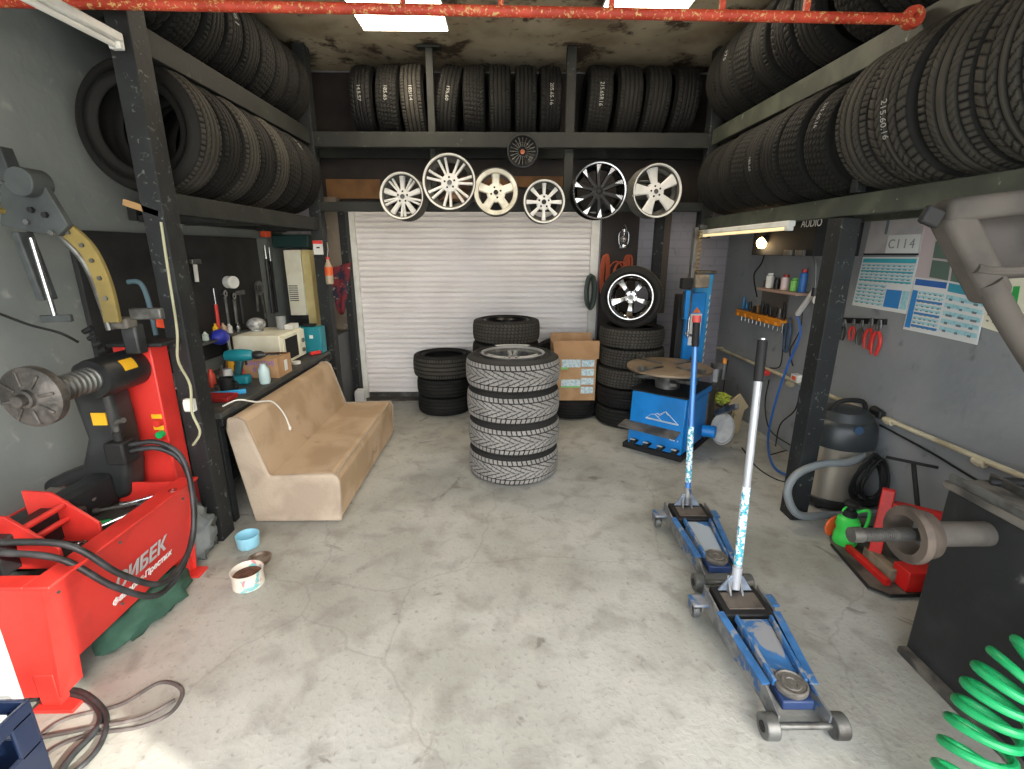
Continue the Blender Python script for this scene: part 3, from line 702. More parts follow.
# bearing puller / ring clamp
p = wall_tool(259, 288)
t = thing('oil_filter_wrench', 'grey ring-shaped puller with two arms hanging above the microwave', 'tool', p)
m = MB(); m.lathe([(.03,-.012),(.062,-.012),(.062,.012),(.03,.012)], 28, frame(p, (0,1,0), (0,0,1)), closed=True); m.build('ring', GREYM, t)
m = MB(); m.bar(p+Vector((0,-.05,-.03)), p+Vector((0,-.075,-.20)), .012, .025); m.build('arm', GREYM, t, bevel=.002)
m = MB(); m.bar(p+Vector((0,.02,-.05)), p+Vector((0,.05,-.28)), .012, .02); m.build('arm', GREYM, t, bevel=.002)
# round roll on the wall
p = wall_tool(228, 282); m = MB(); m.cyl(p, p+Vector((.06, -.03, 0)), .048, n=28); m.cyl(p+Vector((.06,-.03,0)), p+Vector((.065,-.033,0)), .02); one(m, 'tape_roll', WHITE, 'white round roll hanging on the black board', 'tape roll')
p = wall_tool(220, 337, -2.12); m = MB(); m.ell(p, (.06, .075, .058)); t = one(m, 'ball', mat('blue rubber', '2b36a8', .4), 'round dark blue bundle on the tool ledge', 'ball')
p = wall_tool(262, 232); m = MB(); m.box(p+Vector((.03,0,0)), (.06,.09,.09)); one(m, 'box', mat('orange plastic', 'cf4a22', .5), 'small orange box at the top of the black board', 'box', bevel=.008)
# jars and spray tubes on ledge
for i, (yy, col, hh, nm, lb) in enumerate([(3.62, YEL, .10, 'glue_tube', 'yellow bottle standing on the tool ledge'), (3.72, mat('peach plastic', 'c9a98e', .5), .09, 'bottle', 'pale peach bottle on the tool ledge'),
        (3.80, WHITE, .07, 'bottle', 'short white bottle on the tool ledge'), (3.92, STEEL, .06, 'tin', 'small shiny tin on the tool ledge'), (3.48, mat('mint card', 'b9c9bd', .7), .06, 'tin', 'mint-coloured tin on the tool ledge near the post')]):
    m = MB(); m.lathe([(.001, 0), (.02, 0), (.021, .004), (.021, hh*.7), (.009, hh*.85), (.009, hh), (.001, hh)], 18, Matrix.Translation((wx+.06, yy, .971))); one(m, nm, col, lb, 'bottle')
# yellow and grey caulk guns / cutters below ledge
for i, (yy, c) in enumerate([(3.93, YEL), (3.78, GREYM), (3.70, STEEL)]):
    t = thing('chisel', ['yellow-handled tool standing beside the microwave', 'grey scraper hanging under the tool ledge', 'bright chisel hanging under the tool ledge'][i], 'tool', (-2.13, yy, .76))
    m = MB(); m.box((-2.13, yy, .89), (.02, .035, .11)); m.build('handle', c, t, bevel=.004)
    m = MB(); m.box((-2.13, yy, .785), (.006, .028, .11)); m.build('blade', BLACK if i == 0 else STEEL, t, bevel=.001)
# microwave
t = thing('microwave', 'cream-white microwave with a dark door on the workbench', 'microwave', (-1.96, 4.02, ZB))
m = MB(); m.bx(-2.12, -1.755, 3.74, 4.18, ZB+.01, ZB+.25); m.build('body', CREAM, t, bevel=.008)
m = MB(); m.bx(-1.758, -1.735, 3.75, 4.04, ZB+.02, ZB+.24); d = m.build('door', CREAM, t, bevel=.004)
m = MB(); m.bx(-1.736, -1.731, 3.79, 4.01, ZB+.045, ZB+.215); m.build('door_window', BLACK, d)
m = MB(); m.bx(-1.758, -1.735, 4.05, 4.17, ZB+.02, ZB+.24); d = m.build('control_panel', CREAM, t, bevel=.004)
for zz in (.07, .15): m = MB(); m.cyl((-1.735, 4.11, ZB+zz), (-1.72, 4.11, ZB+zz), .018, n=18); m.build('knob', GREYM, d)
for x in (-2.08, -1.8):
    for y in (3.78, 4.14): m = MB(); m.cyl((x, y, ZB), (x, y, ZB+.012), .012, n=10); m.build('foot', DARK, t)
zt = ZB+.251
m = MB(); m.ell((-2.04, 3.98, zt+.055), (.075, .07, .055)); m.cyl((-2.04, 3.98, zt), (-2.04, 3.98, zt+.02), .05); one(m, 'bulb_bag', mat('crinkled clear plastic', 'bcbfbe', .25, .2, '85888a', 30, bump=.8, bscale=60), 'crumpled clear plastic bundle on top of the microwave', 'bag')
m = MB(); m.lathe([(.001,0),(.036,0),(.042,.10),(.044,.105),(.038,.105),(.033,.008),(.001,.008)], 24, Matrix.Translation((-1.88, 4.08, zt))); one(m, 'cup', GLASSY, 'clear plastic cup on top of the microwave', 'cup')
m = MB(); m.box((-1.80, 4.09, zt+.022), (.07, .12, .04)); one(m, 'box', WHITE, 'small white box on the microwave edge', 'box', bevel=.004)
# cardboard box with purple printing
t = thing('cardboard_box', 'small brown cardboard box with purple printing on the workbench', 'box', (-1.66, 3.55, ZB))
m = MB(); m.bx(-1.90, -1.63, 3.40, 3.62, ZB, ZB+.145); m.build('body', CARD, t, bevel=.002)
m = MB(); m.quad((-1.90, 3.62, ZB+.146), (-1.63, 3.62, ZB+.146), (-1.645, 3.515, ZB+.170), (-1.89, 3.515, ZB+.162)); m.build('flap', CARD, t)
m = MB(); m.quad((-1.90, 3.40, ZB+.146), (-1.63, 3.40, ZB+.146), (-1.63, 3.51, ZB+.152), (-1.90, 3.51, ZB+.149)); m.build('flap', CARD, t)
PUR = mat('purple print', '7f60c8', .8)
m = MB(); vs, fs = text('LINOSEVE\n8.00M', .046, .0005); m.add(vs, fs, frame((-1.755, 3.399, ZB+.085), (1,0,0), (0,0,1))); m.build('lettering', PUR, t)
m = MB(); m.bx(-1.6295, -1.628, 3.50, 3.55, ZB+.03, ZB+.11); m.build('label_sticker', PAPER, t)
# teal case, cable box
t = thing('tool_case', 'teal plastic tool case standing behind the microwave', 'case', (-1.74, 4.32, ZB))
m = MB(); m.bx(-1.84, -1.62, 4.24, 4.36, ZB, ZB+.24); m.build('shell', TEAL, t, bevel=.012)
m = MB(); m.bx(-1.80, -1.68, 4.27, 4.33, ZB+.24, ZB+.26); m.build('handle', BLACK, t, bevel=.006)
m = MB(); m.bx(-1.72, -1.69, 4.232, 4.242, ZB+.14, ZB+.17); m.build('latch', WHITE, t)
# tall cream wall cabinet and boxes above it
t = thing('wall_cabinet', 'tall cream appliance casing with a lower grille, left rear corner', 'cabinet', (-2.02, 4.90, .74))
m = MB(); m.bx(-2.10, -1.94, 4.78, 5.12, .98, 1.60); m.build('casing', CREAM, t, bevel=.008)
m = MB(); m.bx(-1.937, -1.86, 4.80, 5.12, .74, 1.60); m.build('side_strip', mat('yellowed enamel', 'd6c890', .5, 0, 'c2b276', 4), t, bevel=.005)
m = MB()
for k in range(8): m.bx(-2.085, -2.0, 4.775, 4.781, 1.12+k*.02, 1.13+k*.02)
m.build('vent_grille', GREYM, t)
m = MB(); m.bx(-2.12, -1.94, 4.80, 5.12, .74, .975); m.build('lower_panel', DARK, t, bevel=.006)
m = MB(); m.bx(-2.20, -1.86, 4.80, 5.12, 1.62, 1.74); m2 = one(m, 'storage_box', mat('dark green plastic', '1d3a3a', .3), 'dark glossy box above the cream casing', 'box', bevel=.01)
m = MB(); m.bx(-1.93, -1.88, 4.70, 4.76, ZB+.0, ZB+.17) ; m.lathe([(.001,0),(.03,0),(.03,.13),(.012,.16),(.012,.18),(.001,.18)], 20, Matrix.Translation((-1.79, 4.42-.02, ZB)))
# more bottles and small tins crowding the bench by the front post
for i, (x, y, r, h, c, nm, lb) in enumerate([
    (-2.02, 3.50, .022, .13, YEL, 'bottle', 'slim yellow bottle behind the drill'), (-1.98, 3.56, .026, .10, STEEL, 'tin', 'shiny tin behind the drill, nearer the wall'),
    (-2.06, 3.60, .03, .08, mat('violet plastic', '4b3f86', .5), 'tin', 'violet tub against the wall under the tool ledge'), (-1.93, 3.66, .020, .15, WHITE, 'bottle', 'tall thin white bottle in front of the microwave'),
    (-2.03, 3.42, .028, .07, mat('pink plastic', 'b4616a', .5), 'tin', 'pinkish tub among the bench clutter'), (-1.96, 3.46, .018, .11, mat('amber glass', '8a5a1e', .2), 'bottle', 'small amber bottle among the bench clutter'),
    (-1.90, 3.12, .03, .05, STEEL, 'tin', 'low shiny tin behind the black mug'), (-1.98, 3.18, .024, .12, mat('orange red can', 'c9442c', .4), 'spray_can', 'orange-red spray can behind the black mug')]):
    m = MB(); m.lathe([(.001, 0), (r, 0), (r, h*.7), (r*.5, h*.86), (r*.5, h), (.001, h)], 18, Matrix.Translation((x, y, ZB))); one(m, nm, c, lb, 'bottle' if nm == 'bottle' else 'can')
# small white notice on the rear left post
p = Vector((-1.655, 4.485, 1.62))
t = thing('notice', 'small white notice with a red header on the rear left post', 'sign', p)
m = MB(); m.box(p, (.085, .004, .12)); m.build('card', PAPER, t)
m = MB(); m.box(p+Vector((0,-.003,.045)), (.085, .003, .028)); m.build('header', RED, t)
m = MB(); m.box(p+Vector((0,-.003,-.0)), (.03, .002, .012)); m.build('print', BLACK, t)
# plastic bottle hanging
p = ony(330, 284, 4.46)
t = thing('bottle', 'plastic bottle with an orange label hanging on the rear left post', 'bottle', p)
M0 = Matrix.Translation(p)
m = MB(); m.lathe([(.001, 0), (.030, 0), (.034, .02), (.034, .15), (.014, .20), (.013, .215), (.001, .215)], 24, M0); m.build('body', mat('cloudy plastic', 'c8b9a2', .25, trans=.3), t)
m = MB(); m.lathe([(.035, .075), (.035, .15)], 24, M0); m.build('label', mat('orange label', 'd8602a', .5), t)
m = MB(); m.cyl(p+Vector((0,0,.215)), p+Vector((0,0,.235)), .015); m.build('cap', RED, t)
m = MB(); m.tube([p+Vector((0,0,.235)), p+Vector((.01,.01,.3)), p+Vector((.0,.03,.36))], .002, 6); m.build('string', WHITE, t)
# red patterned cloth hanging on the plaster pillar
RC = mat('red patterned cloth', '7d2f37', .95, 0, '2f3145', 9, .48, .56, c3='a89a8c', s3=12, lo3=.58, hi3=.66)
m = MB(); vs = []; fs = []; nx, nz_ = 10, 12
for j in range(nz_+1):
    for i in range(nx+1):
        a = i/nx; b = j/nz_; sw = .20*(1-b)**.7+.03
        x = -1.655 + (a-.5)*sw - .03*b; z = 1.42 - b*.46 + .06*a*(1-b); yv = YB-.16-.012*math.sin(a*9+b*2)
        vs.append((x, yv, z))
for j in range(nz_):
    for i in range(nx): q = j*(nx+1)+i; fs.append((q, q+1, q+nx+2, q+nx+1))
m.add(vs, fs); o = one(m, 'rag', RC, 'red and navy patterned cloth hanging beside the shutter', 'cloth'); md = o.modifiers.new('solid', 'SOLIDIFY'); md.thickness = .006
# small items on the near part of the bench
def cordless_drill(p, rz, s=1.0):
    t = thing('cordless_drill', 'teal and black cordless drill standing on the workbench', 'drill', (0,0,0))
    m = MB(); m.lathe([(.001,-.09),(.024,-.085),(.032,-.06),(.034,0),(.028,.05),(.02,.06),(.001,.06)], 24, Matrix.Translation((0,0,.16)) @ Matrix.Rotation(PI/2, 4, 'Y')); m.build('motor_housing', TEAL, t)
    m = MB(); m.lathe([(.001,.06),(.02,.06),(.024,.075),(.022,.10),(.01,.125),(.001,.125)], 20, Matrix.Translation((0,0,.16)) @ Matrix.Rotation(PI/2, 4, 'Y')); m.build('chuck', DARK, t)
    m = MB(); m.cyl((.125,0,.16), (.20,0,.16), .004, n=10); m.build('bit', STEEL, t)
    m = MB(); m.bar((-.01,0,.14), (-.035,0,.045), .032, .038); m.build('handle', mat('dark teal grip', '12474f', .5), t, bevel=.012, seg=3)
    m = MB(); m.box((-.028,0,.025), (.11,.06,.05)); m.build('battery', TEAL, t, bevel=.012, seg=3)
    m = MB(); m.box((.018,0,.118), (.012,.012,.028)); m.build('trigger', BLACK, t, bevel=.003)
    t.location = p; t.rotation_euler = (0,0,rz); t.scale = (s, s, s); return t
cordless_drill((-1.80, 3.26, ZB), .1, 1.25)
m = MB(); m.lathe([(.001,0),(.042,0),(.045,.005),(.045,.10),(.042,.10),(.042,.01),(.001,.01)], 24, Matrix.Translation((-1.80, 3.04, ZB))); m.tube([(-1.76,3.03,ZB+.08),(-1.725,3.02,ZB+.075),(-1.72,3.02,ZB+.04),(-1.76,3.03,ZB+.02)], .006, 8, sm=4); one(m, 'mug', BLACK, 'black mug on the workbench', 'mug')
m = MB(); m.cyl((-1.90, 3.24, ZB), (-1.90, 3.24, ZB+.11), .035, .03); one(m, 'oil_can', WHITE, 'white and red can behind the drill', 'can')
m = MB(); m.cyl((-1.86, 3.33, ZB), (-1.86, 3.33, ZB+.09), .022); one(m, 'spray_can', mat('orange red can', 'c9442c', .4), 'small orange-red can behind the drill', 'can')
m = MB(); m.lathe([(.001,0),(.03,0),(.036,.02),(.036,.10),(.02,.13),(.02,.14),(.001,.14)], 20, Matrix.Translation((-1.665, 3.26, ZB))); one(m, 'plastic_bottle', mat('pale aqua plastic', 'b9d2d4', .3), 'pale aqua plastic bottle between drill and cardboard box', 'bottle')
m = MB(); m.bar((-1.86, 2.95, ZB+.012), (-1.68, 3.03, ZB+.012), .018, .03); one(m, 'screwdriver', mat('bright blue plastic', '2a9fd6', .4), 'bright blue stick lying on the bench edge', 'tool', bevel=.004)
m = MB(); m.bx(-1.98, -1.68, 2.82, 2.94, ZB, ZB+.03); one(m, 'toolbox_tray', REDD, 'dark red tray at the near end of the workbench', 'tray', bevel=.006)
m = MB(); m.tube([(-2.05+.05*math.cos(a*.9), 3.05+.07*math.sin(a), ZB+.08+.05*math.sin(a*.5)) for a in range(0, 16)], .005, 8, sm=3); one(m, 'cable_coil', WHITE, 'white cable loops on the workbench by the front post', 'cable')
for i, (x, y, c, lb) in enumerate([(-2.0, 3.35, GREYM, 'grey clamp among the bench clutter'), (-2.05, 3.5, WOOD, 'brown wooden tool on the bench'), (-1.95, 3.62, REDD, 'dark red clamp on the bench behind the drill'), (-2.1, 3.7, BLACK, 'black tool near the bench wall')]):
    m = MB(); m.bar((x-.05, y, ZB+.02), (x+.06, y+.04, ZB+.04), .02, .03); m.bar((x, y-.04, ZB+.03), (x, y+.06, ZB+.07), .016, .022); m.cyl((x, y, ZB+.0), (x, y, ZB+.11), .012); one(m, 'clamp', c, lb, 'tool', bevel=.003)
random.seed(11)
m = MB(); m.box((-1.72, 4.45-.08, ZB+.02), (.06, .1, .035), (0,0,.4)); 
m = MB(); m.cyl((-1.70, 3.86, ZB), (-1.70, 3.86, ZB+.02), .035, n=24); one(m, 'saucer', WHITE, 'white round lid on the bench beside the cardboard box', 'lid')
m = MB(); m.bar((-1.70, 4.16, ZB+.02), (-1.64, 4.24, ZB+.02), .03, .03); one(m, 'pliers', RED, 'red-handled tool at the far bench edge', 'tool', bevel=.008)
# paper-like pack on the floor by the shutter
m = MB(); m.bx(-1.60, -1.50, 4.93, 5.02, 0, .14); m.bx(-1.59, -1.49, 4.92, 5.03, .13, .16); one(m, 'bucket', PAPER, 'small pale crumpled carton on the floor by the shutter jamb', 'carton', bevel=.006)
# ================================================================ BOWLS AND CANS ON THE FLOOR
m = MB(); p = onz(249, 546, 0); m.lathe([(.001,0),(.048,0),(.055,.008),(.062,.075),(.058,.075),(.050,.014),(.001,.010)], 36, Matrix.Translation((p.x, p.y, 0))); one(m, 'bowl', mat('light blue plastic', '8cc7dd', .4), 'light blue plastic tub on the floor by the post', 'bowl')
p = onz(257, 562, 0); m = MB(); m.lathe([(.001,0),(.055,0),(.06,.02),(.055,.02),(.05,.006),(.001,.004)], 32, Matrix.Translation((p.x+.01, p.y+.01, 0))); one(m, 'dish', mat('dirty tin', '8d8478', .4, .3, '5d4a3c', 14), 'dirty round tin dish between tub and paint can', 'dish')
p = onz(249, 584, 0)
t = thing('paint_can', 'white paint can with brown crust inside, nearest of the floor cans', 'can', (p.x, p.y, 0)); Mx = Matrix.Translation((p.x, p.y, 0))
m = MB(); m.lathe([(.001,.0),(.070,0),(.073,.004),(.071,.075),(.076,.085),(.072,.086),(.067,.075),(.067,.055)], 40, Mx); m.build('body', mat('worn can wrap', 'd3cdc0', .5, 0, '6ab0b4', 12, .55, .62, c3='c27a80', s3=16, lo3=.6, hi3=.66), t)
m = MB(); m.lathe([(.0005,.052),(.068,.056)], 32, Mx); m.build('paint_residue', mat('brown residue', '4a2e22', .8, 0, '6e4c3a', 20), t)
# ================================================================ TRUCK TYRE CHANGER (left)
RX = -1.595
t = thing('truck_tyre_changer', 'big red truck tyre changer with black spindle arm, at the left wall', 'machine', (-1.85, 1.8, 0))
H = .508; Ya, Yb = 1.39, 2.17; XB = -2.12
def plate(a, b, c, d, th): m = MB(); m.quad(a, b, c, d, th); return m
# front sheet (slanted lower edge), near end, far end
m = MB(); m.add([(RX, Ya, .05), (RX, Ya+.09, .05), (RX, Ya+.10, .14), (RX, Yb-.03, .14), (RX, Yb, .02), (RX+.05, Yb, H), (RX+.05, Ya, H),
                 (RX-.008, Ya, .05), (RX-.008, Ya+.09, .05), (RX-.008, Ya+.10, .14), (RX-.008, Yb-.03, .14), (RX-.008, Yb, .02), (RX+.042, Yb, H), (RX+.042, Ya, H)],
                [(0,1,2,6), (2,3,5,6), (3,4,5), (13,9,8,7), (13,12,10,9), (12,11,10), (0,7,8,1), (1,8,9,2), (2,9,10,3), (3,10,11,4), (4,11,12,5), (5,12,13,6), (6,13,7,0)])
m.build('front_sheet', RED, t, smooth=False)
m = MB(); m.add([(RX-.002, Ya+.003, .05), (RX+.048, Ya+.003, H), (XB, Ya+.003, H), (XB, Ya+.003, .05), (RX-.002, Ya+.008, .05), (RX+.048, Ya+.008, H), (XB, Ya+.008, H), (XB, Ya+.008, .05)], [(0,1,2,3),(7,6,5,4),(0,4,5,1),(1,5,6,2),(2,6,7,3),(3,7,4,0)]); m.build('end_sheet', RED, t)
m = MB(); m.add([(RX, Yb, .02), (RX+.05, Yb, H), (XB, Yb, H), (XB, Yb, .02), (RX, Yb-.008, .02), (RX+.05, Yb-.008, H), (XB, Yb-.008, H), (XB, Yb-.008, .02)], [(3,2,1,0),(4,5,6,7),(0,1,5,4),(1,2,6,5),(2,3,7,6),(3,0,4,7)]); m.build('end_sheet', RED, t)
m = MB(); m.bx(XB, XB+.01, Ya, Yb, .05, H); m.build('back_sheet', RED, t)
m = MB(); m.bx(RX-.012, RX+.075, Ya-.005, Yb+.03, H, H+.012); m.build('rim_flange', RED, t, bevel=.003)
m = MB(); m.bx(XB, RX-.012, Ya-.005, Ya+.06, H, H+.012); m.build('rim_flange', RED, t, bevel=.003)
m = MB(); m.bx(XB, RX-.01, Ya+.01, Yb-.01, H-.12, H-.10); m.build('deck', GREYM, t)
for y in (Ya+.02, Yb-.02): m = MB(); m.bx(RX-.10, RX+.045, y-.04, y+.04, 0, .014); m.build('foot_plate', RED, t, bevel=.003)
for y in (Ya+.02, Yb-.02): m = MB(); m.bx(RX-.08, RX-.01, y-.02, y+.02, .016, .15); m.build('leg', RED, t, bevel=.003)
for y, z in ((Ya+.05, H-.05), (Yb-.06, H-.06), (Ya+.33, H-.04), (Ya+.30, .2)): m = MB(); xx = RX+.05*(z/H); m.cyl((xx-.002, y, z), (xx+.004, y, z), .006, n=10); m.build('bolt', GREYM, t)
# lettering on the front sheet
LM = mat('white vinyl lettering', 'e2e2e2', .5)
LG = mat('grey vinyl lettering', 'aeb2b4', .4)
tiltn = Vector((.05, 0, H)).normalized()
fr = frame(Vector((RX+.0275, 1.82, .30)) + Vector((.0035, 0, 0)), (0, 1, .0), tiltn)
m = MB(); vs, fs = text('СИБЕК', .088, .001, bold=.0022); vs = [(x*1.0+y*.25, y, z) for x, y, z in vs]; m.add(vs, fs, fr); m.build('lettering', LG, t)
fr = frame(Vector((RX+.0225, 1.82, .235)) + Vector((.0035, 0, 0)), (0, 1, .0), tiltn)
m = MB(); vs, fs = text('Фаворит-Престиж', .038, .001, bold=.0008); vs = [(x*1.05+y*.2, y, z) for x, y, z in vs]; m.add(vs, fs, fr); m.build('lettering', LM, t)
# carriage bracket with two red cheek plates
for y in (1.58, 1.76):
    m = MB(); m.prism([(-.14, -.05), (.13, -.05), (.13, .03), (-.03, .165), (-.14, .175)], .012, frame((-1.77, y, H), (1,0,0), (0,0,1))); m.build('cheek_plate', RED, t, bevel=.002)
for z in (.56, .62): m = MB(); m.cyl((-1.76, 1.58, z), (-1.76, 1.765, z), .012); m.build('cross_pin', RED, t)
m = MB(); m.bx(-1.86, -1.79, 1.50, 1.78, H-.04, H+.10); m.build('slide_block', DARK, t, bevel=.008)
m = MB(); m.bx(-2.05, -1.86, 1.44, 1.95, H-.06, H+.0); m.build('slide_bed', DUSTM, t, bevel=.01)
# cabinet and arm
m = MB(); m.bx(-1.88, -1.70, 2.30, 2.42, .40, 1.155); cab_ = m.build('control_cabinet', RED, t, bevel=.006)
m = MB(); m.bx(-1.89, -1.68, 2.24, 2.42, .20, .41); m.build('cabinet_plinth', REDD, t, bevel=.005)
m = MB(); m.bx(-1.89, -1.63, 2.28, 2.42, 1.155, 1.172); m.build('cabinet_top', BLK, t, bevel=.004)
for z, c, nm in ((.77, RED, 'stop_button'), (.71, SGREEN, 'start_button')):
    m = MB(); m.cyl((-1.725, 2.30, z), (-1.725, 2.27, z), .017, n=18); m.build(nm, c, cab_)
    m = MB(); m.bx(-1.76, -1.71, 2.296, 2.299, z+.02, z+.042); m.build('sticker', YEL, cab_)
ARM = mat('black painted casting', '1f2223', .5, 0, '2e3132', 8)
m = MB(); m.prism([(-.30, .52), (-.30, .42), (-.10, .40), (.10, .44), (.13, .60), (.13, .80), (.12, 1.06), (.06, 1.12), (-.03, 1.10), (-.05, .95), (-.03, .75), (-.09, .60)], .14, frame((-1.93, 2.27, 0), (1,0,0), (0,0,1))); m.build('swing_arm', ARM, t, bevel=.03, seg=4)
m = MB(); m.bar((-2.05, 1.55, .44), (-1.92, 2.15, .50), .10, .16); m.build('swing_arm_foot', ARM, t, bevel=.02)
ax = Vector((-1.83, 0, 1.025)); 
m = MB(); m.lathe([(.001,0),(.06,.003),(.08,.02),(.088,.05),(.088,.30),(.082,.315),(.04,.318),(.001,.318)], 40, frame((-1.80, 2.37, 1.055), (1,0,0), (0,0,1))); m.build('spindle_housing', DARK, t)
m = MB()
for k in range(7): m.lathe([(.045, k*.026), (.054, k*.026+.004), (.054, k*.026+.016), (.045, k*.026+.022)], 28, frame((-1.80, 2.06, 1.057), (1,0,0), (0,0,1)))
m.cyl((-1.80, 2.06, 1.057), (-1.80, 1.80, 1.06), .045); m.build('threaded_spindle', GREYM, t)
DM = mat('worn dark chuck metal', '5b5753', .5, .3, '3b3936', 14, .4, .6, .4, 50)
m = MB(); m.lathe([(.001,.07),(.022,.07),(.024,.045),(.034,.042),(.036,.028),(.105,.022),(.118,.012),(.118,-.02),(.06,-.03),(.001,-.03)], 48, frame((-1.80, 1.79, 1.06), (1,0,0), (0,0,1))); ch = m.build('chuck_disc', DM, t)
for k in range(8):
    a = k*PI/4+.2; m = MB(); q0 = Vector((-1.80+.045*math.cos(a), 1.765, 1.06+.045*math.sin(a))); q1 = Vector((-1.80+.105*math.cos(a), 1.768, 1.06+.105*math.sin(a))); m.bar(q0, q1, .016, .012, roll=0); m.build('jaw_rib', DM, ch, bevel=.003)
for z, x, y in ((1.035, -1.718, 2.20), ):
    m = MB(); vs = []; 
    for i in range(7):
        a = math.radians(12+34*i/6)
        for yy in (2.14, 2.22): vs.append((-1.80+.0895*math.cos(a), yy, 1.055+.0895*math.sin(a)))
    m.add(vs, [(2*i, 2*i+1, 2*i+3, 2*i+2) for i in range(6)]); m.build('sticker', YEL, t)
m = MB(); m.bx(-1.90, -1.835, 2.122, 2.128, .82, .88); m.build('sticker', YEL, t)
# tool arm: yellow arc plate with holes, dark plates, chrome rod with foot
YM = mat('mustard paint', '83723c', .65, 0, '6d6034', 7)
def arc_pts(x0, y, P, w):
    Q = smooth([Vector((a, 0, b)) for a, b in P], 6); L_ = []; R_ = []
    for i, q in enumerate(Q):
        tt = (Q[min(i+1, len(Q)-1)]-Q[max(i-1, 0)]).normalized(); nn = Vector((-tt.z, 0, tt.x)); L_.append(q+nn*w/2); R_.append(q-nn*w/2)
    return [(q.x, q.z) for q in L_+R_[::-1]], Q
yy = 2.15
pts = [ony(66, 227, yy), ony(90, 250, yy), ony(106, 284, yy), ony(115, 322, yy)]
pl, Q = arc_pts(0, yy, [(q.x, q.z) for q in pts], .066)
m = MB(); m.prism(pl, .02, frame((0, yy, 0), (1,0,0), (0,0,1))); ya = m.build('curved_arm_plate', YM, t, bevel=.002)
for i in range(2, len(Q)-2, 3): m = MB(); m.cyl((Q[i].x, yy-.028, Q[i].z), (Q[i].x, yy-.018, Q[i].z), .009, n=12); m.build('bolt', GREYM, ya)
p = pts[3]; m = MB(); m.box(p+Vector((0,.05,-.01)), (.075,.07,.05)); m.build('arm_socket', DUSTM, t, bevel=.01)
m = MB(); m.box(p+Vector((.11,.05,.03)), (.14,.03,.05)); m.build('latch_plate', GREYM, t, bevel=.006)
m = MB(); m.box(p+Vector((.0,.09,-.09)), (.07,.06,.14)); m.build('arm_post', ARM, t, bevel=.01)
DPL = mat('dark grey plate', '444a4b', .65, .1, '373c3d', 7)
def pz(u, v, y=2.10): return ony(u, v, y)
A_ = [pz(0, 185), pz(15, 175), pz(38, 176), pz(68, 225), pz(58, 236), pz(30, 232), pz(0, 225)]
m = MB(); m.prism([(q.x, q.z) for q in A_], .03, frame((0, 2.13, 0), (1,0,0), (0,0,1))); pp = m.build('pivot_plate', DPL, t, bevel=.004)
for u, v in ((28, 222), (53, 233), (32, 210), (46, 215)): q = pz(u, v, 2.095); m = MB(); m.cyl(q, q+Vector((0,-.012,0)), .012, n=6); m.build('bolt', STEEL if v > 215 else BLACK, pp)
m = MB(); q = pz(30, 183, 2.10); m.cyl(q+Vector((0,.05,0)), q+Vector((0,-.05,0)), .055, n=28); m.build('pivot_drum', DPL, t, bevel=.004)
m = MB(); m.bar(pz(0, 148, 2.2), pz(14, 182, 2.2), .06, .05); m.build('upper_strut', DPL, t, bevel=.004)
m = MB(); m.bar(pz(-18, 200, 2.1), pz(6, 212, 2.1), .10, .02); m.build('mustard_plate', YM, t, bevel=.003)
m = MB(); m.bar(pz(22, 232, 2.14), pz(48, 300, 2.14), .075, .03); m.build('hanging_link', DPL, t, bevel=.006)
m = MB(); m.cyl(pz(31, 238, 2.07), pz(55, 316, 2.07), .010); q = pz(55, 317, 2.07); m.build('chrome_rod', STEEL, t)
m = MB(); m.bar(pz(42, 319, 2.07), pz(72, 318, 2.07), .02, .03); m.build('rod_foot', DPL, t, bevel=.004)
m = MB(); m.tube([pz(58, 234, 2.2), pz(84, 262, 2.22), pz(100, 300, 2.24), pz(110, 330, 2.24)], .014, 10, sm=5); m.build('inner_arc_rail', GREYM, t)
# hydraulic hose loops
def hose(pts, r, label, mt=RUB, nm='hydraulic_hose', cat='hose', parent=None, grp=None):
    m = MB(); m.tube(pts, r, 12, sm=8)
    if parent: o = m.build(nm, mt, parent); return o
    return one(m, nm, mt, label, cat, grp)
for dz, off in ((0, 0), (.03, .035)):
    hose([Vector((-2.0, 1.52+off, .60)), Vector((-1.80, 1.47+off, .60+dz*.5)), Vector((-1.58+off*.3, 1.50+off, .55+dz)), Vector((-1.46, 1.56+off, .38+dz)), Vector((-1.44, 1.72+off, .22+dz)), Vector((-1.45, 1.92+off, .25+dz)), Vector((-1.47, 2.06, .42+dz)), Vector((-1.52, 2.12, .62+dz)), Vector((-1.62, 2.12, .705+dz)), Vector((-1.74, 2.10, .70+dz))], .012, None, nm='hydraulic_hose', parent=t)
m = MB(); m.box((-1.78, 2.10, .70), (.09, .09, .11)); m.cyl((-1.78, 2.10, .74), (-1.78, 2.10, .80), .02); m.build('valve_block', BLACK, t, bevel=.01)
m = MB(); m.tube([(-1.78,2.10,.79),(-1.77,2.09,.84),(-1.72,2.08,.86)], .012, 10, sm=4); m.build('valve_lever', GREYM, t)
for k in range(3): hose([(-1.98+.03*k, 1.40, .50), (-1.96+.03*k, 1.42, .60), (-1.90+.03*k, 1.46, .66), (-1.86+.03*k, 1.52, .60)], .009, None, mt=STEEL if k else RUB, nm='hose_fitting', parent=t)
m = MB(); m.tube([ony(-5, 312, 2.14), ony(30, 325, 2.14), ony(60, 333, 2.14), ony(78, 342, 2.2)], .006, 8, sm=5); m.build('cable', BLACK, t)
m = MB(); 
for k in range(4): q = ony(84+k*5, 332+k*7, 2.2); m.cyl(q, q+Vector((.04,0,.02)), .012)
m.build('hose_connectors', BLACK, t)
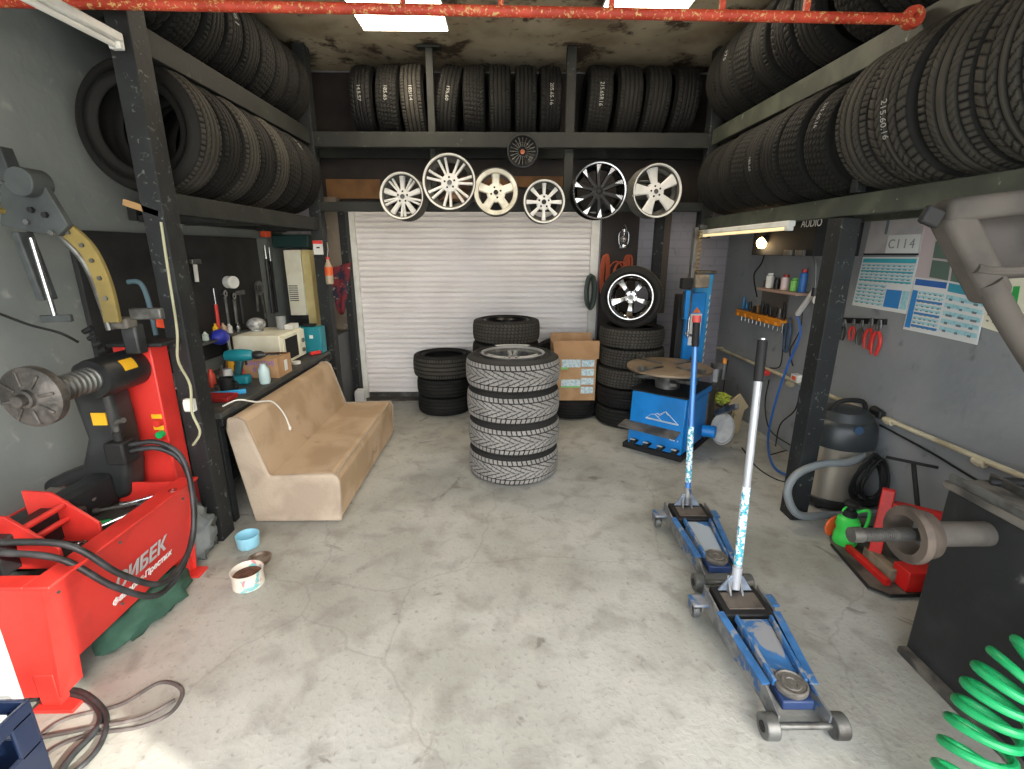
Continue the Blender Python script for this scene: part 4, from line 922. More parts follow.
# tools lying in the tray
random.seed(5)
LB = ['chrome ring wrench in the red tray, nearest the bracket', 'long bright lever lying in the red tray', 'grey spanner under the long lever in the red tray', 'steel bar at the far end of the red tray', 'small steel socket handle in the red tray']
for i in range(5):
    y = 1.80+.055*i; x = -1.70+random.uniform(-.04, .06); a = random.uniform(-.6, .9); L_ = .12; z = H-.085+.012*i
    c = Vector((x, y, z+.03)); d = Vector((math.cos(a), math.sin(a), .15))*L_
    m = MB(); m.tube([c-d*.8, c, c+d*.8], .007, 8); m.lathe([(.008,-.006),(.018,-.006),(.018,.006),(.008,.006)], 16, frame(c+d*.85, (1,0,0), (0,1,0)), closed=True); m.cyl(c-d*.85, c-d*.7, .012)
    one(m, 'wrench', STEEL if i % 2 == 0 else GREYM, LB[i], 'tool')
m = MB(); m.box((-1.66, 2.02, H-.06), (.07, .05, .09), (0, .3, .4)); one(m, 'glove', mat('dark blue cloth', '2b3f6b', .9), 'dark blue crumpled cloth in the far end of the red tray', 'cloth', bevel=.015, seg=3)
m = MB(); m.box((-1.73, 1.87, H-.04), (.05, .02, .02), (0, .1, .6)); one(m, 'marker', SGREEN, 'small bright green marker in the red tray', 'marker', bevel=.006)
m = MB(); m.box((-2.0, 2.05, H+.0), (.20, .12, .01), (.1, .1, .3)); m.box((-2.0, 2.0, H+.02), (.18, .10, .008), (.1, .15, .1)); one(m, 'metal_sheet', DUSTM, 'dusty loose sheets lying behind the red tray', 'sheet')
# green cloth under the machine
m = MB(); pts = []
def lump(c, r, seed, n=28, k=16, amp=.15, fr_=3.0):
    from mathutils import noise
    vs = []; fs = []
    for j in range(k+1):
        ph = PI*j/k
        for i in range(n):
            th = 2*PI*i/n; d = Vector((math.sin(ph)*math.cos(th), math.sin(ph)*math.sin(th), -math.cos(ph)))
            s_ = 1+amp*noise.noise(d*fr_+Vector((seed, 0, 0)))*2+amp*.5*noise.noise(d*fr_*3+Vector((seed, 3, 0)))*2
            v = Vector((c[0]+d.x*r[0]*s_, c[1]+d.y*r[1]*s_, max(c[2]+d.z*r[2]*s_, .002))); vs.append(v)
    for j in range(k):
        for i in range(n): fs.append((j*n+i, j*n+(i+1) % n, (j+1)*n+(i+1) % n, (j+1)*n+i))
    mb = MB(); mb.add(vs, fs); return mb
one(lump((-1.65, 1.88, .045), (.12, .25, .08), 4), 'tarpaulin', mat('dark green cloth', '3a6152', .9, 0, '2e5144', 8), 'dark green tarpaulin bundled under the red machine', 'cloth', ang=180)
one(lump((-1.70, 2.30, .14), (.12, .12, .17), 9, amp=.22, fr_=4), 'plastic_bag', mat('grey translucent bag', '8f9799', .25, 0, '6d7577', 12, trans=.3, bump=.6, bscale=30), 'crumpled grey plastic bag on the floor behind the red machine', 'bag', ang=180)
# blue-green pipe, orange square and white cable by the front post
m = MB(); m.tube([ony(128, 282, 2.5), ony(140, 283, 2.5), ony(148, 300, 2.5), ony(156, 335, 2.5)], .012, 10, sm=5); one(m, 'bent_pipe', mat('blue grey paint', '4f6a75', .5), 'bent blue-grey pipe above the red cabinet', 'pipe')
m = MB(); q = ony(161, 318, 2.50); m.box(q, (.045, .01, .10), (0, .12, 0)); one(m, 'sticker_board', mat('fluorescent orange', 'e8502a', .6), 'bright orange tag above the red cabinet', 'tag')
m = MB(); a, b, c = ony(160, 285, 2.47), ony(170, 327, 2.47), ony(182, 325, 2.47); m.bar(a, b, .016, .008); m.bar(b, c, .016, .008); one(m, 'try_square', GREYM, 'thin grey angle square hanging beside the front left post', 'tool')
m = MB(); m.tube([ony(161, 222, 2.36), ony(168, 270, 2.36), ony(177, 330, 2.35), ony(178, 360, 2.35), ony(190, 385, 2.26), ony(192, 412, 2.25), ony(200, 432, 2.24), ony(193, 445, 2.25)], .006, 8, sm=6); one(m, 'cable', mat('yellowed cable', 'a3a284', .6), 'yellow-white cable running down beside the front left post', 'cable')
m = MB(); q = ony(190, 405, 2.30); m.box(q, (.05, .03, .065)); m.box(q+Vector((0,-.02,0)), (.04, .012, .05)); one(m, 'junction_box', WHITE, 'white junction box on the front left post above the button panel', 'box', bevel=.006)
m = MB(); q0, q1 = ony(124, 202, 2.44), ony(160, 214, 2.44); m.bar(q0, q1, .02, .03); one(m, 'wooden_stick', mat('light pine', 'a07f55', .8), 'short wooden stick under the lower left rack', 'stick', bevel=.002)
# fluorescent batten upper left
def batten(a, b, label, w=.06, glow=0):
    a = Vector(a); b = Vector(b); t = thing('batten_light', label, 'lamp', (a+b)/2)
    m = MB(); m.bar(a, b, w, w*.7); m.build('housing', WHITE, t, bevel=.006)
    dn = Vector((0,0,-w*.55)); m = MB(); m.cyl(a.lerp(b, .03)+dn, a.lerp(b, .97)+dn, w*.22, n=14)
    m.build('tube', mat('tube with painted glow', 'fff3cf', .4, emit='ffe6a8', es=.5) if glow else mat('unlit tube', 'e6e6df', .3), t)  # right tube is unlit; a weak glow in its material stands for reflection
    for f in (.02, .98): m = MB(); q = a.lerp(b, f); m.box(q+dn*.6, (w*.9, .03, w)); m.build('end_cap', WHITE, t, bevel=.004)
batten((-1.635, 1.72, 2.455), (-1.64, 2.395, 2.465), 'long white batten lamp at the upper left', .055)
# loops of cable on the floor, front left
BR2 = mat('dusty rubber cable', '4a4544', .6, 0, '6b6461', 10)
hose([onz(20, 758), onz(60, 722), onz(120, 705), onz(160, 683), onz(182, 690), onz(172, 712), onz(140, 727), onz(90, 735), onz(50, 752), onz(20, 790)], .008, 'dark rubber cable looped on the floor at the front left', BR2, 'cable', 'cable')
hose([onz(18, 692, .05), onz(50, 690, .03), onz(85, 698, .012), onz(100, 712, .010), onz(96, 730, .010), onz(70, 758, .010), onz(50, 790, .010)], .011, 'thick black hose curling below the red machine', RUB, 'hose', 'hose')
hose([onz(30, 700, .03), onz(75, 690, .03), onz(105, 712, .02), onz(100, 745, .012), onz(70, 775, .012), onz(20, 800, .012)], .009, 'black hose loop beside the glossy blue crate', RUB, 'hose', 'hose')
hose([onz(40, 738, .01), onz(90, 728, .01), onz(140, 718, .02), onz(175, 700, .01)], .007, 'thin dark cable crossing the looped cable at the front left', BR2, 'cable', 'cable')
# glossy blue plastic thing and white lit panel at the lower left corner
m = MB(); q = ony(14, 745, .98); q.z = 0; 
t = thing('folding_crate', 'glossy dark blue plastic crate with handle holes at the lower left corner', 'crate', (q.x, q.y, 0))
for k, (dx, dy, wd, dp) in enumerate([(0, 0, .30, .012), (0, .26, .30, .012), (-.15, .13, .012, .27), (.15, .13, .012, .27)]):
    m = MB(); cx, cy = q.x-.215+dx, q.y-.15+dy
    m.box((cx, cy, .12), (wd, dp, .24)); m.box((cx, cy, .355), (wd, dp, .05))
    for s_ in (-1, 1):
        m.box((cx+(s_*.12 if wd > .1 else 0), cy+(s_*.10 if wd < .1 else 0), .285), (.07 if wd > .1 else .012, .06 if wd < .1 else .012, .12))
    m.build('side_wall', mat('glossy dark blue', '131d33', .15), t, bevel=.005, seg=3)
m = MB(); m.box((q.x-.215, q.y-.02, .012), (.28, .25, .02)); m.build('bottom', mat('glossy dark blue', '2d4a70'), t)
e_ = ony(22, 722, 1.17); m = MB(); m.bx(e_.x-.30, e_.x, 1.17, 1.20, .0, .80); one(m, 'door_leaf', mat('white lacquer', 'f2f2ee', .5), 'white sunlit panel standing at the lower left edge', 'panel', bevel=.01)
# ================================================================ TROLLEY JACKS
WRAP = mat('white and cyan printed film', 'dfe6e8', .4, 0, '45a9bf', 55, .50, .54, detail=2, c3='2b6f8f', s3=90, lo3=.58, hi3=.62)
JG = mat('worn jack side steel', '66696c', .5, .3, '8a8985', 12, .4, .6, .2, 50, c3='3c5f8a', s3=10, lo3=.55, hi3=.6)
def jack(loc, rz, label, group, black_frame, handle_mat, grip, top, tipc, arm_patch):
    t = thing('trolley_jack', label, 'jack', (0,0,0), group)
    L_ = .58
    for s in (-1, 1):
        m = MB(); m.add([(s*.085, 0, .02), (s*.085, 0, .085), (s*.075, .12, .105), (s*.115, .42, .135), (s*.115, L_, .15), (s*.115, L_, .05), (s*.105, .35, .035), (s*.078, .12, .025)]
            + [(s*.092, 0, .02), (s*.092, 0, .085), (s*.083, .12, .105), (s*.123, .42, .135), (s*.123, L_, .15), (s*.123, L_, .05), (s*.113, .35, .035), (s*.086, .12, .025)],
            [(0,1,2,7),(7,2,3,6),(6,3,4,5),(15,10,9,8),(14,11,10,15),(13,12,11,14)]+[(i, i+8, (i+1)%8+8, (i+1)%8) for i in range(8)])
        r_ = m.build('side_rail', JG, t, smooth=False)
        m = MB(); m.bar((s*.086, .10, .112), (s*.118, .42, .142), .030, .006); m.build('rail_flange', BLUEJ, r_)
        m = MB(); m.cyl((s*.095, 0, .042), (s*.14, 0, .042), .042, n=28); wv = m.build('front_wheel', GREYM, t, bevel=.004)
        m = MB(); m.cyl((s*.139, 0, .042), (s*.143, 0, .042), .018); m.build('wheel_hub', BLACK, wv)
        # rear caster on an outrigger
        m = MB(); m.bx(s*.118, s*.185, L_-.07, L_-.0, .085, .10); m.box((s*.16, L_-.035, .093), (.06, .075, .012)); br = m.build('caster_bracket', BLUEJ, t, bevel=.004)
        m = MB(); m.cyl((s*.145, L_-.02, .032), (s*.175, L_-.02, .032), .030, n=22); m.build('caster_wheel', GREYM, br, bevel=.003)
        m = MB(); 
        for q in (.135, .185): m.bx(s*q-.002, s*q+.002, L_-.04, L_, .03, .09)
        m.build('caster_fork', JG, br)
    m = MB(); m.cyl((-.10, 0, .042), (.10, 0, .042), .012); m.build('front_axle', GREYM, t)
    m = MB(); m.add([(-.05, .11, .11), (.05, .11, .11), (.062, .38, .145), (-.062, .38, .145), (-.05, .11, .08), (.05, .11, .08), (.062, .38, .06), (-.062, .38, .06)], [(0,1,2,3),(7,6,5,4),(0,4,5,1),(1,5,6,2),(2,6,7,3),(3,7,4,0)]); m.build('lift_arm', arm_patch, t, bevel=.006)
    for s in (-1, 1):
        m = MB(); m.bar((s*.056, .10, .118), (s*.07, .38, .15), .012, .03); m.build('arm_web', BLUEJ, t, bevel=.003)
    m = MB(); m.lathe([(.001,.0),(.050,0),(.056,.010),(.056,.024),(.050,.028),(.046,.023),(.034,.023),(.032,.027),(.020,.027),(.018,.023),(.001,.023)], 40, Matrix.Translation((0, .095, .10))); m.build('saddle', mat('dusty saddle steel', '6f6c66', .6, .3, '56534e', 20, bump=.3), t)
    m = MB(); m.bx(-.055, .055, .04, .13, .062, .10); m.build('saddle_base', mat('dark navy paint', '22365e', .5), t, bevel=.006)
    m = MB(); m.bx(-.10, .10, .40, .58, .06, .145); u = m.build('hydraulic_unit', BLACK, t, bevel=.006)
    m = MB(); m.bx(-.075, .075, .43, .53, .145, .150); m.build('cover_plate', mat('worn cover plate', '6a625a', .6, .3, '4e4844', 14), u, bevel=.003)
    m = MB(); m.prism([(-.075, 0), (.075, 0), (.026, .075), (-.026, .075)], .012, frame((0, .555, .148), (1,0,0), (0,0,1))); m.build('socket_gusset', mat('pale grey blue steel', '8e9aa8', .45, .3, '6f7a88', 10), t, bevel=.003)
    for s in (-1,1): m = MB(); m.prism([(0,0),(.05,0),(.0,.07)], .008, frame((s*.026-.004, .555, .148), (0,-1,0), (0,0,1))); m.build('socket_gusset', JG, t)
    b = Vector((0, .545, .16)); e = Vector(top); d = (e-b)
    m = MB(); m.cyl(b, b+d*.09, .021, n=20); m.build('handle_socket', handle_mat if tipc is None else JG, t)
    m = MB(); m.cyl(b+d*.05, b+d*.87, .0165, n=20); h = m.build('handle', handle_mat, t)
    m = MB(); m.cyl(b+d*(.10 if tipc is None else .12), b+d*.42, .0178, n=20); m.build('printed_wrap', WRAP, h)
    m = MB(); m.cyl(b+d*.84, b+d*(1 if tipc is None else .965), .0205, n=20); m.build('grip', grip, h, bevel=.003)
    if tipc is not None: m = MB(); m.cyl(b+d*.965, b+d*1.0, .024, n=20); m.build('handle_tip', tipc, h)
    else: m = MB(); m.cyl(b+d*1.0, b+d*1.006, .016, n=20); m.build('handle_end', STEEL, h)
    t.location = loc; t.rotation_euler = (0, 0, rz); return t
PATCH1 = mat('blue and worn alu plate', '2a74b8', .4, .2, '235f9a', 9, c3='a3afb9', s3=5.5, lo3=.5, hi3=.53)
jack((1.01, 1.25, 0), -.01, 'near trolley jack with a silver handle and worn blue lift arm', 'trolley jacks', 0, mat('silver grey pole', 'a9adb2', .4, .3), BLACK, (.07, .74, 1.235), None, BLUEJ)
jack((1.055, 1.985, 0), -.03, 'far trolley jack with a blue handle, behind the silver-handled one', 'trolley jacks', 0, mat('metallic blue handle', '4a7fc4', .3, .4), BLACK, (.015, .74, 1.24), mat('red white tip', 'c8504a', .5), PATCH1)
# ================================================================ BLUE TYRE CHANGER
TB = mat('bright blue sheet', '1480cf', .35, 0, '1274bd', 5)
t = thing('tyre_changer', 'bright blue tyre changer with round turntable and upright column', 'machine', (1.42, 3.8, 0))
f0 = Vector((1.03, 3.765, 0)); f1 = Vector((1.375, 3.47, 0)); fx = (f1-f0).normalized(); fy = Vector((-fx.y, fx.x, 0)); W_ = (f1-f0).length
def L3(a, b, c): return f0 + fx*a + fy*b + Vector((0,0,c))
m = MB(frame(f0, fx, fy)); m.add([(0,0,.04),(W_,0,.04),(W_,.62,.04),(0,.62,.04),(0,.03,.49),(W_,.03,.49),(W_,.62,.49),(0,.62,.49)], [(3,2,1,0),(4,5,6,7),(0,1,5,4),(1,2,6,5),(2,3,7,6),(3,0,4,7)])
cab = m.build('cabinet', TB, t, bevel=.008)
m = MB(frame(f0, fx, fy)); m.bx(W_+.001, W_+.01, .06, .50, .06, .45); m.build('side_door', TB, cab, bevel=.003)
m = MB(frame(f0, fx, fy)); m.bx(W_-.02, W_+.02, .50, .66, .03, .44); m.build('rear_frame', mat('dirty brown steel', '5a5046', .7, .2, '403a34', 10), t, bevel=.004)
m = MB(frame(f0, fx, fy)); m.bx(-.03, W_+.02, -.03, .64, .0, .045); m.build('base_frame', BLACK, t, bevel=.006)
m = MB(frame(f0, fx, fy)); m.bx(-.02, W_, .03, .62, .49, .505); m.build('top_plate', BLACK, t, bevel=.006)
m = MB(frame(f0, fx, fy)); m.add([(-.04,-.11,.215),(W_-.02,-.11,.215),(W_-.02,.02,.235),(-.04,.02,.235),(-.04,-.11,.205),(W_-.02,-.11,.205),(W_-.02,.02,.225),(-.04,.02,.225)], [(0,1,2,3),(7,6,5,4),(0,4,5,1),(1,5,6,2),(2,6,7,3),(3,7,4,0)]); m.build('pedal_guard', DUSTM, t)
for k in range(4):
    m = MB(frame(f0, fx, fy)); x = .08+k*.115; m.bx(x-.022, x+.022, -.10, .0, .075, .09); m.cyl((x, -.09, .09), (x, -.03, .09), .018); pd = m.build('pedal', BLACK, t, bevel=.005)
    m = MB(frame(f0, fx, fy)); m.box((x, -.075, .112), (.04, .02, .004)); m.build('pedal_label', WHITE, pd)
# mountain logo and small caption marks on the front panel
def face_pt(a, c): return L3(a, .03*(c-.04)/.45, c) - fy*.003
m = MB()
lg = [[(.16,.285),(.20,.325),(.235,.333),(.30,.285)],[(.235,.333),(.255,.345),(.265,.335),(.32,.372),(.38,.325),(.43,.285)],[(.255,.31),(.32,.372),(.335,.350),(.36,.345)],[(.16,.285),(.43,.283)],[(.16,.292),(.43,.290)]]
for pl in lg:
    P3 = [face_pt(a-.02, c) for a, c in pl]
    for a, b in zip(P3, P3[1:]): m.bar(a, b, .009, .003)
m.build('mountain_logo', WHITE, cab)
m = MB()
for a in (.36, .375, .39, .42): m.box(face_pt(a, .155), (.009, .002, .012))
m.build('panel_marking', WHITE, cab)
# turntable
tc = Vector((1.345, 3.82, .675)); RT = .335
m = MB(); m.lathe([(.001, .012), (RT-.01, .012), (RT, .008), (RT, -.008), (RT-.015, -.012), (.10, -.02), (.001, -.02)], 64, Matrix.Translation(tc)); tt = m.build('turntable', mat('worn bronze brown plate', '8b7c68', .55, .2, '6e604f', 5, .35, .7, .15, 30), t)
m = MB(); m.lathe([(.10, -.165), (.10, -.02)], 32, Matrix.Translation(tc)); m.cyl(tc+Vector((0,0,-.168)), tc+Vector((0,0,-.02)), .09); m.build('turntable_hub', GREYM, t)
for k in range(4):
    a = k*PI/2+.55; d = Vector((math.cos(a), math.sin(a), 0)); m = MB(); m.bar(tc+d*.08+Vector((0,0,.018)), tc+d*.31+Vector((0,0,.018)), .03, .012); m.box(tc+d*.31+Vector((0,0,.03)), (.05,.05,.035), (0,0,a)); m.build('clamp_jaw', GREYM, tt, bevel=.004)
for k in range(3): m = MB(); a = k*2.1; m.bar(tc+Vector((-.28*math.cos(a),-.28*math.sin(a),-.07)), tc+Vector((.2*math.cos(a+.4), .2*math.sin(a+.4), -.10)), .06, .03); m.build('clamp_cylinder', GREYM, t, bevel=.005)
# column with swing arm
cx = Vector((1.745, 4.36, 0))
m = MB(); m.add([(cx.x-.07, cx.y-.06, .40), (cx.x+.07, cx.y-.06, .40), (cx.x+.07, cx.y+.08, .40), (cx.x-.07, cx.y+.08, .40), (cx.x-.06, cx.y-.06, 1.40), (cx.x+.10, cx.y-.06, 1.40), (cx.x+.10, cx.y+.08, 1.40), (cx.x-.06, cx.y+.08, 1.40)], [(3,2,1,0),(4,5,6,7),(0,1,5,4),(1,2,6,5),(2,3,7,6),(3,0,4,7)]); co = m.build('column', mat('light blue column paint', '3b9bd8', .4, 0, '338bc4', 5), t, bevel=.015)
m = MB(); m.bx(cx.x-.07, cx.x+.11, cx.y-.08, cx.y+.09, 1.40, 1.425); m.build('column_cap', DUSTM, co, bevel=.004)
m = MB(); m.bx(cx.x-.21, cx.x-.10, cx.y-.10, cx.y+.02, .42, 1.22); m.build('column_side', BLACK, co, bevel=.006)
m = MB(); m.bx(cx.x-.15, cx.x+.02, cx.y-.14, cx.y-.06, .60, 1.24); fr_ = m.build('blue_cover', TB, t, bevel=.01)
m = MB(); m.bx(cx.x-.11, cx.x-.01, cx.y-.146, cx.y-.139, .78, 1.06); m.build('instruction_sticker', PAPER, fr_)
m = MB(); m.bx(cx.x-.08, cx.x-.04, cx.y-.150, cx.y-.145, .80, 1.03); m.build('dark_symbol', BLACK, fr_)
m = MB(); m.prism([(-.035,0),(.035,0),(0,.05)], .003, frame((cx.x-.06, cx.y-.147, 1.07), (1,0,0), (0,0,1))); m.build('warning_triangle', mat('orange warning', 'd9702c', .5), fr_)
m = MB()
for k in range(11): m.box((cx.x+.078, cx.y-.062, .55+k*.065), (.006, .004, .035), (0, .2, 0))
m.build('side_marking', WHITE, co)
m = MB(); m.bx(cx.x-.14, cx.x-.02, cx.y-.26, cx.y-.04, 1.29, 1.40); m.build('swing_arm_head', mat('dusty tan casting', '8e8474', .6, .1, '6e665a', 8), t, bevel=.01)
m = MB(); m.bx(cx.x-.17, cx.x-.14, cx.y-.22, cx.y-.16, 1.05, 1.78); m.build('mount_post', GREYM, t, bevel=.004)
m = MB(); m.tube([(cx.x-.12+.02*math.cos(a*1.2), cx.y-.19+.02*math.sin(a*1.2), 1.42+a*.0062) for a in range(0, 56)], .005, 6); m.build('spring', mat('brass spring', 'b59a62', .4, .5), t)
m = MB(); m.bx(cx.x-.13, cx.x-.07, cx.y-.22, cx.y-.16, 1.77, 1.80); m.build('post_cap', GREYM, t, bevel=.003)
m = MB(); m.bx(cx.x-.24, cx.x-.15, cx.y-.23, cx.y-.16, 1.28, 1.37); m.build('lock_handle', BLACK, t, bevel=.008)
m = MB(); m.bx(cx.x-.20, cx.x-.16, cx.y-.235, cx.y-.17, 1.02, 1.27); m.build('air_cylinder', TB, t, bevel=.006)
m = MB(); m.tube([(cx.x-.22, cx.y-.24, 1.26), (cx.x-.23, cx.y-.25, 1.15), (cx.x-.22, cx.y-.25, 1.04)], .010, 8, sm=4); m.build('pull_lever', BLACK, t)
m = MB(); m.bar((cx.x-.17, cx.y-.2, .90), (cx.x-.05, cx.y-.2, .86), .02, .02); m.cyl((cx.x-.14, cx.y-.2, 1.05), (cx.x-.14, cx.y-.2, .86), .011); m.build('mount_head', STEEL, t, bevel=.003)
# bead breaker arm and shovel
m = MB(); m.bar(L3(W_+.10, .45, .30), L3(W_+.34, .10, .50), .03, .04); m.build('bead_breaker_arm', GREYM, t, bevel=.004)
sc = onz(722, 428, .12); sc = ony(722, 428, 3.72)
m = MB(); m.lathe([(.001,.0),(.10,.004),(.115,.014),(.118,.03),(.112,.03),(.105,.02),(.001,.012)], 32, frame(sc, (.9,-.25,0), (0,.1,1)) @ Matrix.Diagonal((.78, 1.15, 1, 1))); m.build('bead_breaker_shoe', mat('scuffed grey plastic', 'a5a6a5', .4, .2, '8c8d8c', 10), t)
m = MB(); m.cyl(L3(W_+.03, .36, .16), L3(W_+.14, .38, .16), .05, n=24); m.build('air_tank', TB, t, bevel=.01)
# clutter behind: spray bottle, filter regulator, yellow glove, plank
p = ony(721, 375, 4.0); 
m = MB(); m.lathe([(.001,0),(.025,0),(.027,.02),(.027,.10),(.012,.13),(.012,.15),(.001,.15)], 20, Matrix.Translation((p.x, p.y, .44))); 
t2 = thing('oiler', 'clear air filter bowl with an orange cap beside the turntable', 'air filter', (p.x, p.y, .50))
m = MB(); m.cyl((p.x-.05, p.y, .50), (p.x-.05, p.y, .62), .025); m.build('bowl', GLASSY, t2, bevel=.004)
m = MB(); m.box((p.x-.045, p.y, .64), (.09, .05, .05)); m.cyl((p.x+.02, p.y, .52), (p.x+.02, p.y, .66), .02); m.build('body', GREYM, t2, bevel=.005)
m = MB(); m.cyl((p.x+.02, p.y, .665), (p.x+.02, p.y, .705), .017); m.build('cap', mat('orange cap', 'd98a2e', .5), t2)
q = ony(722, 398, 4.0); o = lump((q.x, q.y, q.z), (.06, .06, .045), 3, amp=.3, fr_=4); one(o, 'glove', mat('yellow green glove', '9aa53c', .9), 'yellow-green work glove beside the blue tyre changer', 'glove')
q = ony(738, 405, 4.05); m = MB(); m.box((q.x, q.y, .27), (.16, .02, .14), (0, .9, .2)); m.box((q.x+.01, q.y+.02, .13), (.10, .03, .26), (0, .15, .3)); one(m, 'plywood_offcut', mat('pale plywood', 'b8a684', .8), 'pale plywood offcuts leaning behind the blue tyre changer', 'board')
q = ony(708, 392, 4.05); m = MB(); m.lathe([(.001,0),(.07,0),(.085,.12),(.08,.12),(.066,.01),(.001,.008)], 28, Matrix.Translation((q.x+.02, q.y+.05, .30))); m.cyl((q.x+.02, q.y+.05, 0), (q.x+.02, q.y+.05, .30), .05); one(m, 'bucket', GREYM, 'grey bucket behind the blue tyre changer', 'bucket')
o = lump((1.92, 4.28, .09), (.16, .14, .12), 13, amp=.25, fr_=3); one(o, 'rag_pile', mat('dark rags', '3a3733', .95, 0, '565049', 12), 'dark heap of rags in the rear right corner', 'rags')
# ================================================================ CARDBOARD BOX ON THE TYRE
bxx = b0.x-.03; by = b0.y+.04; z0 = .197
t = thing('cardboard_box', 'tall open brown cardboard box with white and green labels on a tyre', 'box', (bxx, by+.15, z0))
w_, dd, hh = .40, .32, .435
for nm, a, b in (('panel', (bxx-w_/2, by, z0), (bxx+w_/2, by+.006, z0+hh)), ('panel', (bxx-w_/2, by+dd, z0), (bxx+w_/2, by+dd+.006, z0+hh)), ('panel', (bxx-w_/2, by, z0), (bxx-w_/2+.006, by+dd, z0+hh)), ('panel', (bxx+w_/2-.006, by, z0), (bxx+w_/2, by+dd, z0+hh)), ('bottom', (bxx-w_/2, by, z0), (bxx+w_/2, by+dd, z0+.006))):
    m = MB(); m.bx(a[0], b[0], a[1], b[1], a[2], b[2]); pn = m.build(nm, CARD, t)
    if nm == 'panel' and a[1] == by and b[1] < by+.01: front = pn
CARD2 = mat('clean cardboard', 'b48d66', .85, 0, 'a57f5a', 5)
m = MB(); m.quad((bxx-w_/2-.012, by-.012, z0+hh-.02), (bxx+w_/2+.018, by-.012, z0+hh-.02), (bxx+w_/2+.015, by-.03, z0+hh+.155), (bxx-w_/2-.008, by-.03, z0+hh+.155), .005); m.build('flap', CARD2, t)
m = MB(); m.quad((bxx-w_/2-.01, by+dd+.004, z0+hh), (bxx+w_/2+.0, by+dd+.004, z0+hh), (bxx+w_/2, by+dd+.02, z0+hh+.17), (bxx-w_/2-.01, by+dd+.02, z0+hh+.17), .005); m.build('flap', CARD, t)
for s in (-1, 1): m = MB(); x = bxx+s*w_/2; m.quad((x, by+.01, z0+hh), (x, by+dd, z0+hh), (x+s*.015, by+dd, z0+hh+.12), (x+s*.015, by+.01, z0+hh+.12), .004); m.build('flap', CARD, t)
LB1 = mat('white blue label', 'cfdfe4', .6, 0, '9fc0cc', 70, .5, .56, detail=3); GR1 = mat('green label band', '7cc87a', .6)
fy_ = by-.0025
m = MB(); m.bx(bxx-.13, bxx+.05, fy_, by, z0+hh-.105, z0+hh-.03); m.build('label', LB1, front)
m = MB(); m.bx(bxx-.135, bxx-.07, fy_-.001, by, z0+hh-.125, z0+hh-.105); m.build('label', GR1, front)
for k in range(4):
    m = MB(); zz = z0+hh-.10-k*.088; m.bx(bxx+.06, bxx+.18, fy_, by, zz, zz+.066); lb_ = m.build('label', LB1, front)
    m = MB(); m.bx(bxx+.065, bxx+.17, fy_-.001, by, zz-.014, zz-.002); m.build('barcode', BLACK, lb_)
m = MB(); m.bx(bxx-.13, bxx+.055, fy_, by, z0+.145, z0+.21); m.build('label', LB1, front)
m = MB(); m.bx(bxx-.13, bxx+.055, fy_-.001, by, z0+.13, z0+.145); m.build('label', GR1, front)
# ================================================================ HANGING THINGS RIGHT OF THE SHUTTER
def ringcoil(c, rx, rz, r, n, mt, name, label, cat, dy=0.0, spread=.02, parent=None, seed=0):
    rr = random.Random(seed); m = MB()
    for k in range(n):
        a_, b_ = rx*(1+rr.uniform(-.12,.12)), rz*(1+rr.uniform(-.06,.06)); off = rr.uniform(-spread, spread); ty = rr.uniform(-.3,.3)
        m.tube([Vector((c[0]+off+a_*math.cos(q), c[1]-k*r*1.3+ty*.04*math.sin(q), c[2]+b_*math.sin(q))) for q in [2*PI*i/28 for i in range(28)]], r, 8, closed=True)
    return one(m, name, mt, label, cat)
OC = mat('orange rubber cable', 'b5532e', .5)
p = ony(604, 275, YB-.05); ringcoil((p.x, YB-.045, p.z), .035, .20, .006, 9, OC, 'cable_coil', 'long narrow loops of orange cable beside the shutter rail', 'cable', seed=1)
p = ony(616, 275, YB-.05); ringcoil((p.x+.03, YB-.045, p.z), .07, .13, .006, 4, OC, 'cable_coil', 'tangled orange cable behind the chrome wheel', 'cable', seed=2, spread=.04)
p = ony(628, 264, YB-.05); ringcoil((p.x, YB-.045, p.z), .025, .09, .006, 4, OC, 'cable_coil', 'small orange cable loop below the lantern', 'cable', seed=3)
p = ony(590.5, 292, YB-.16); ringcoil((p.x, YB-.055, p.z), .042, .17, .008, 18, mat('grey green hose', '3d4a44', .5, 0, '4c5a53', 12), 'hose_coil', 'dark grey-green hose coil hanging on the shutter rail', 'hose', seed=4, spread=.012)
# lantern
p = ony(624, 236, YB-.12)
t = thing('lantern', 'small silver hurricane lantern hanging above the chrome wheel', 'lantern', p+Vector((0,0,-.12)))
Mx = Matrix.Translation(p+Vector((0,0,-.12)))
m = MB(); m.lathe([(.001,0),(.042,0),(.045,.01),(.045,.035),(.03,.045),(.028,.055),(.001,.055)], 28, Mx); m.build('fuel_tank', STEEL, t)
m = MB(); m.lathe([(.028,.055),(.036,.09),(.026,.135)], 24, Mx); m.build('glass_globe', mat('lantern glass', 'cfc9c2', .1, trans=.8), t)
m = MB(); m.lathe([(.03,.135),(.028,.155),(.018,.16),(.02,.185),(.008,.20),(.001,.20)], 24, Mx); m.build('chimney', STEEL, t)
for s in (-1, 1): m = MB(); m.tube([p+Vector((s*.04,0,-.09)), p+Vector((s*.05,0,-.03)), p+Vector((s*.045,0,.03)), p+Vector((s*.015,0,.06))], .005, 8, sm=5); m.build('side_tube', STEEL, t)
m = MB(); m.tube([p+Vector((-.03,0,.05)), p+Vector((0,0,.11)), p+Vector((.03,0,.05))], .002, 6, sm=6); m.build('bail_handle', STEEL, t)
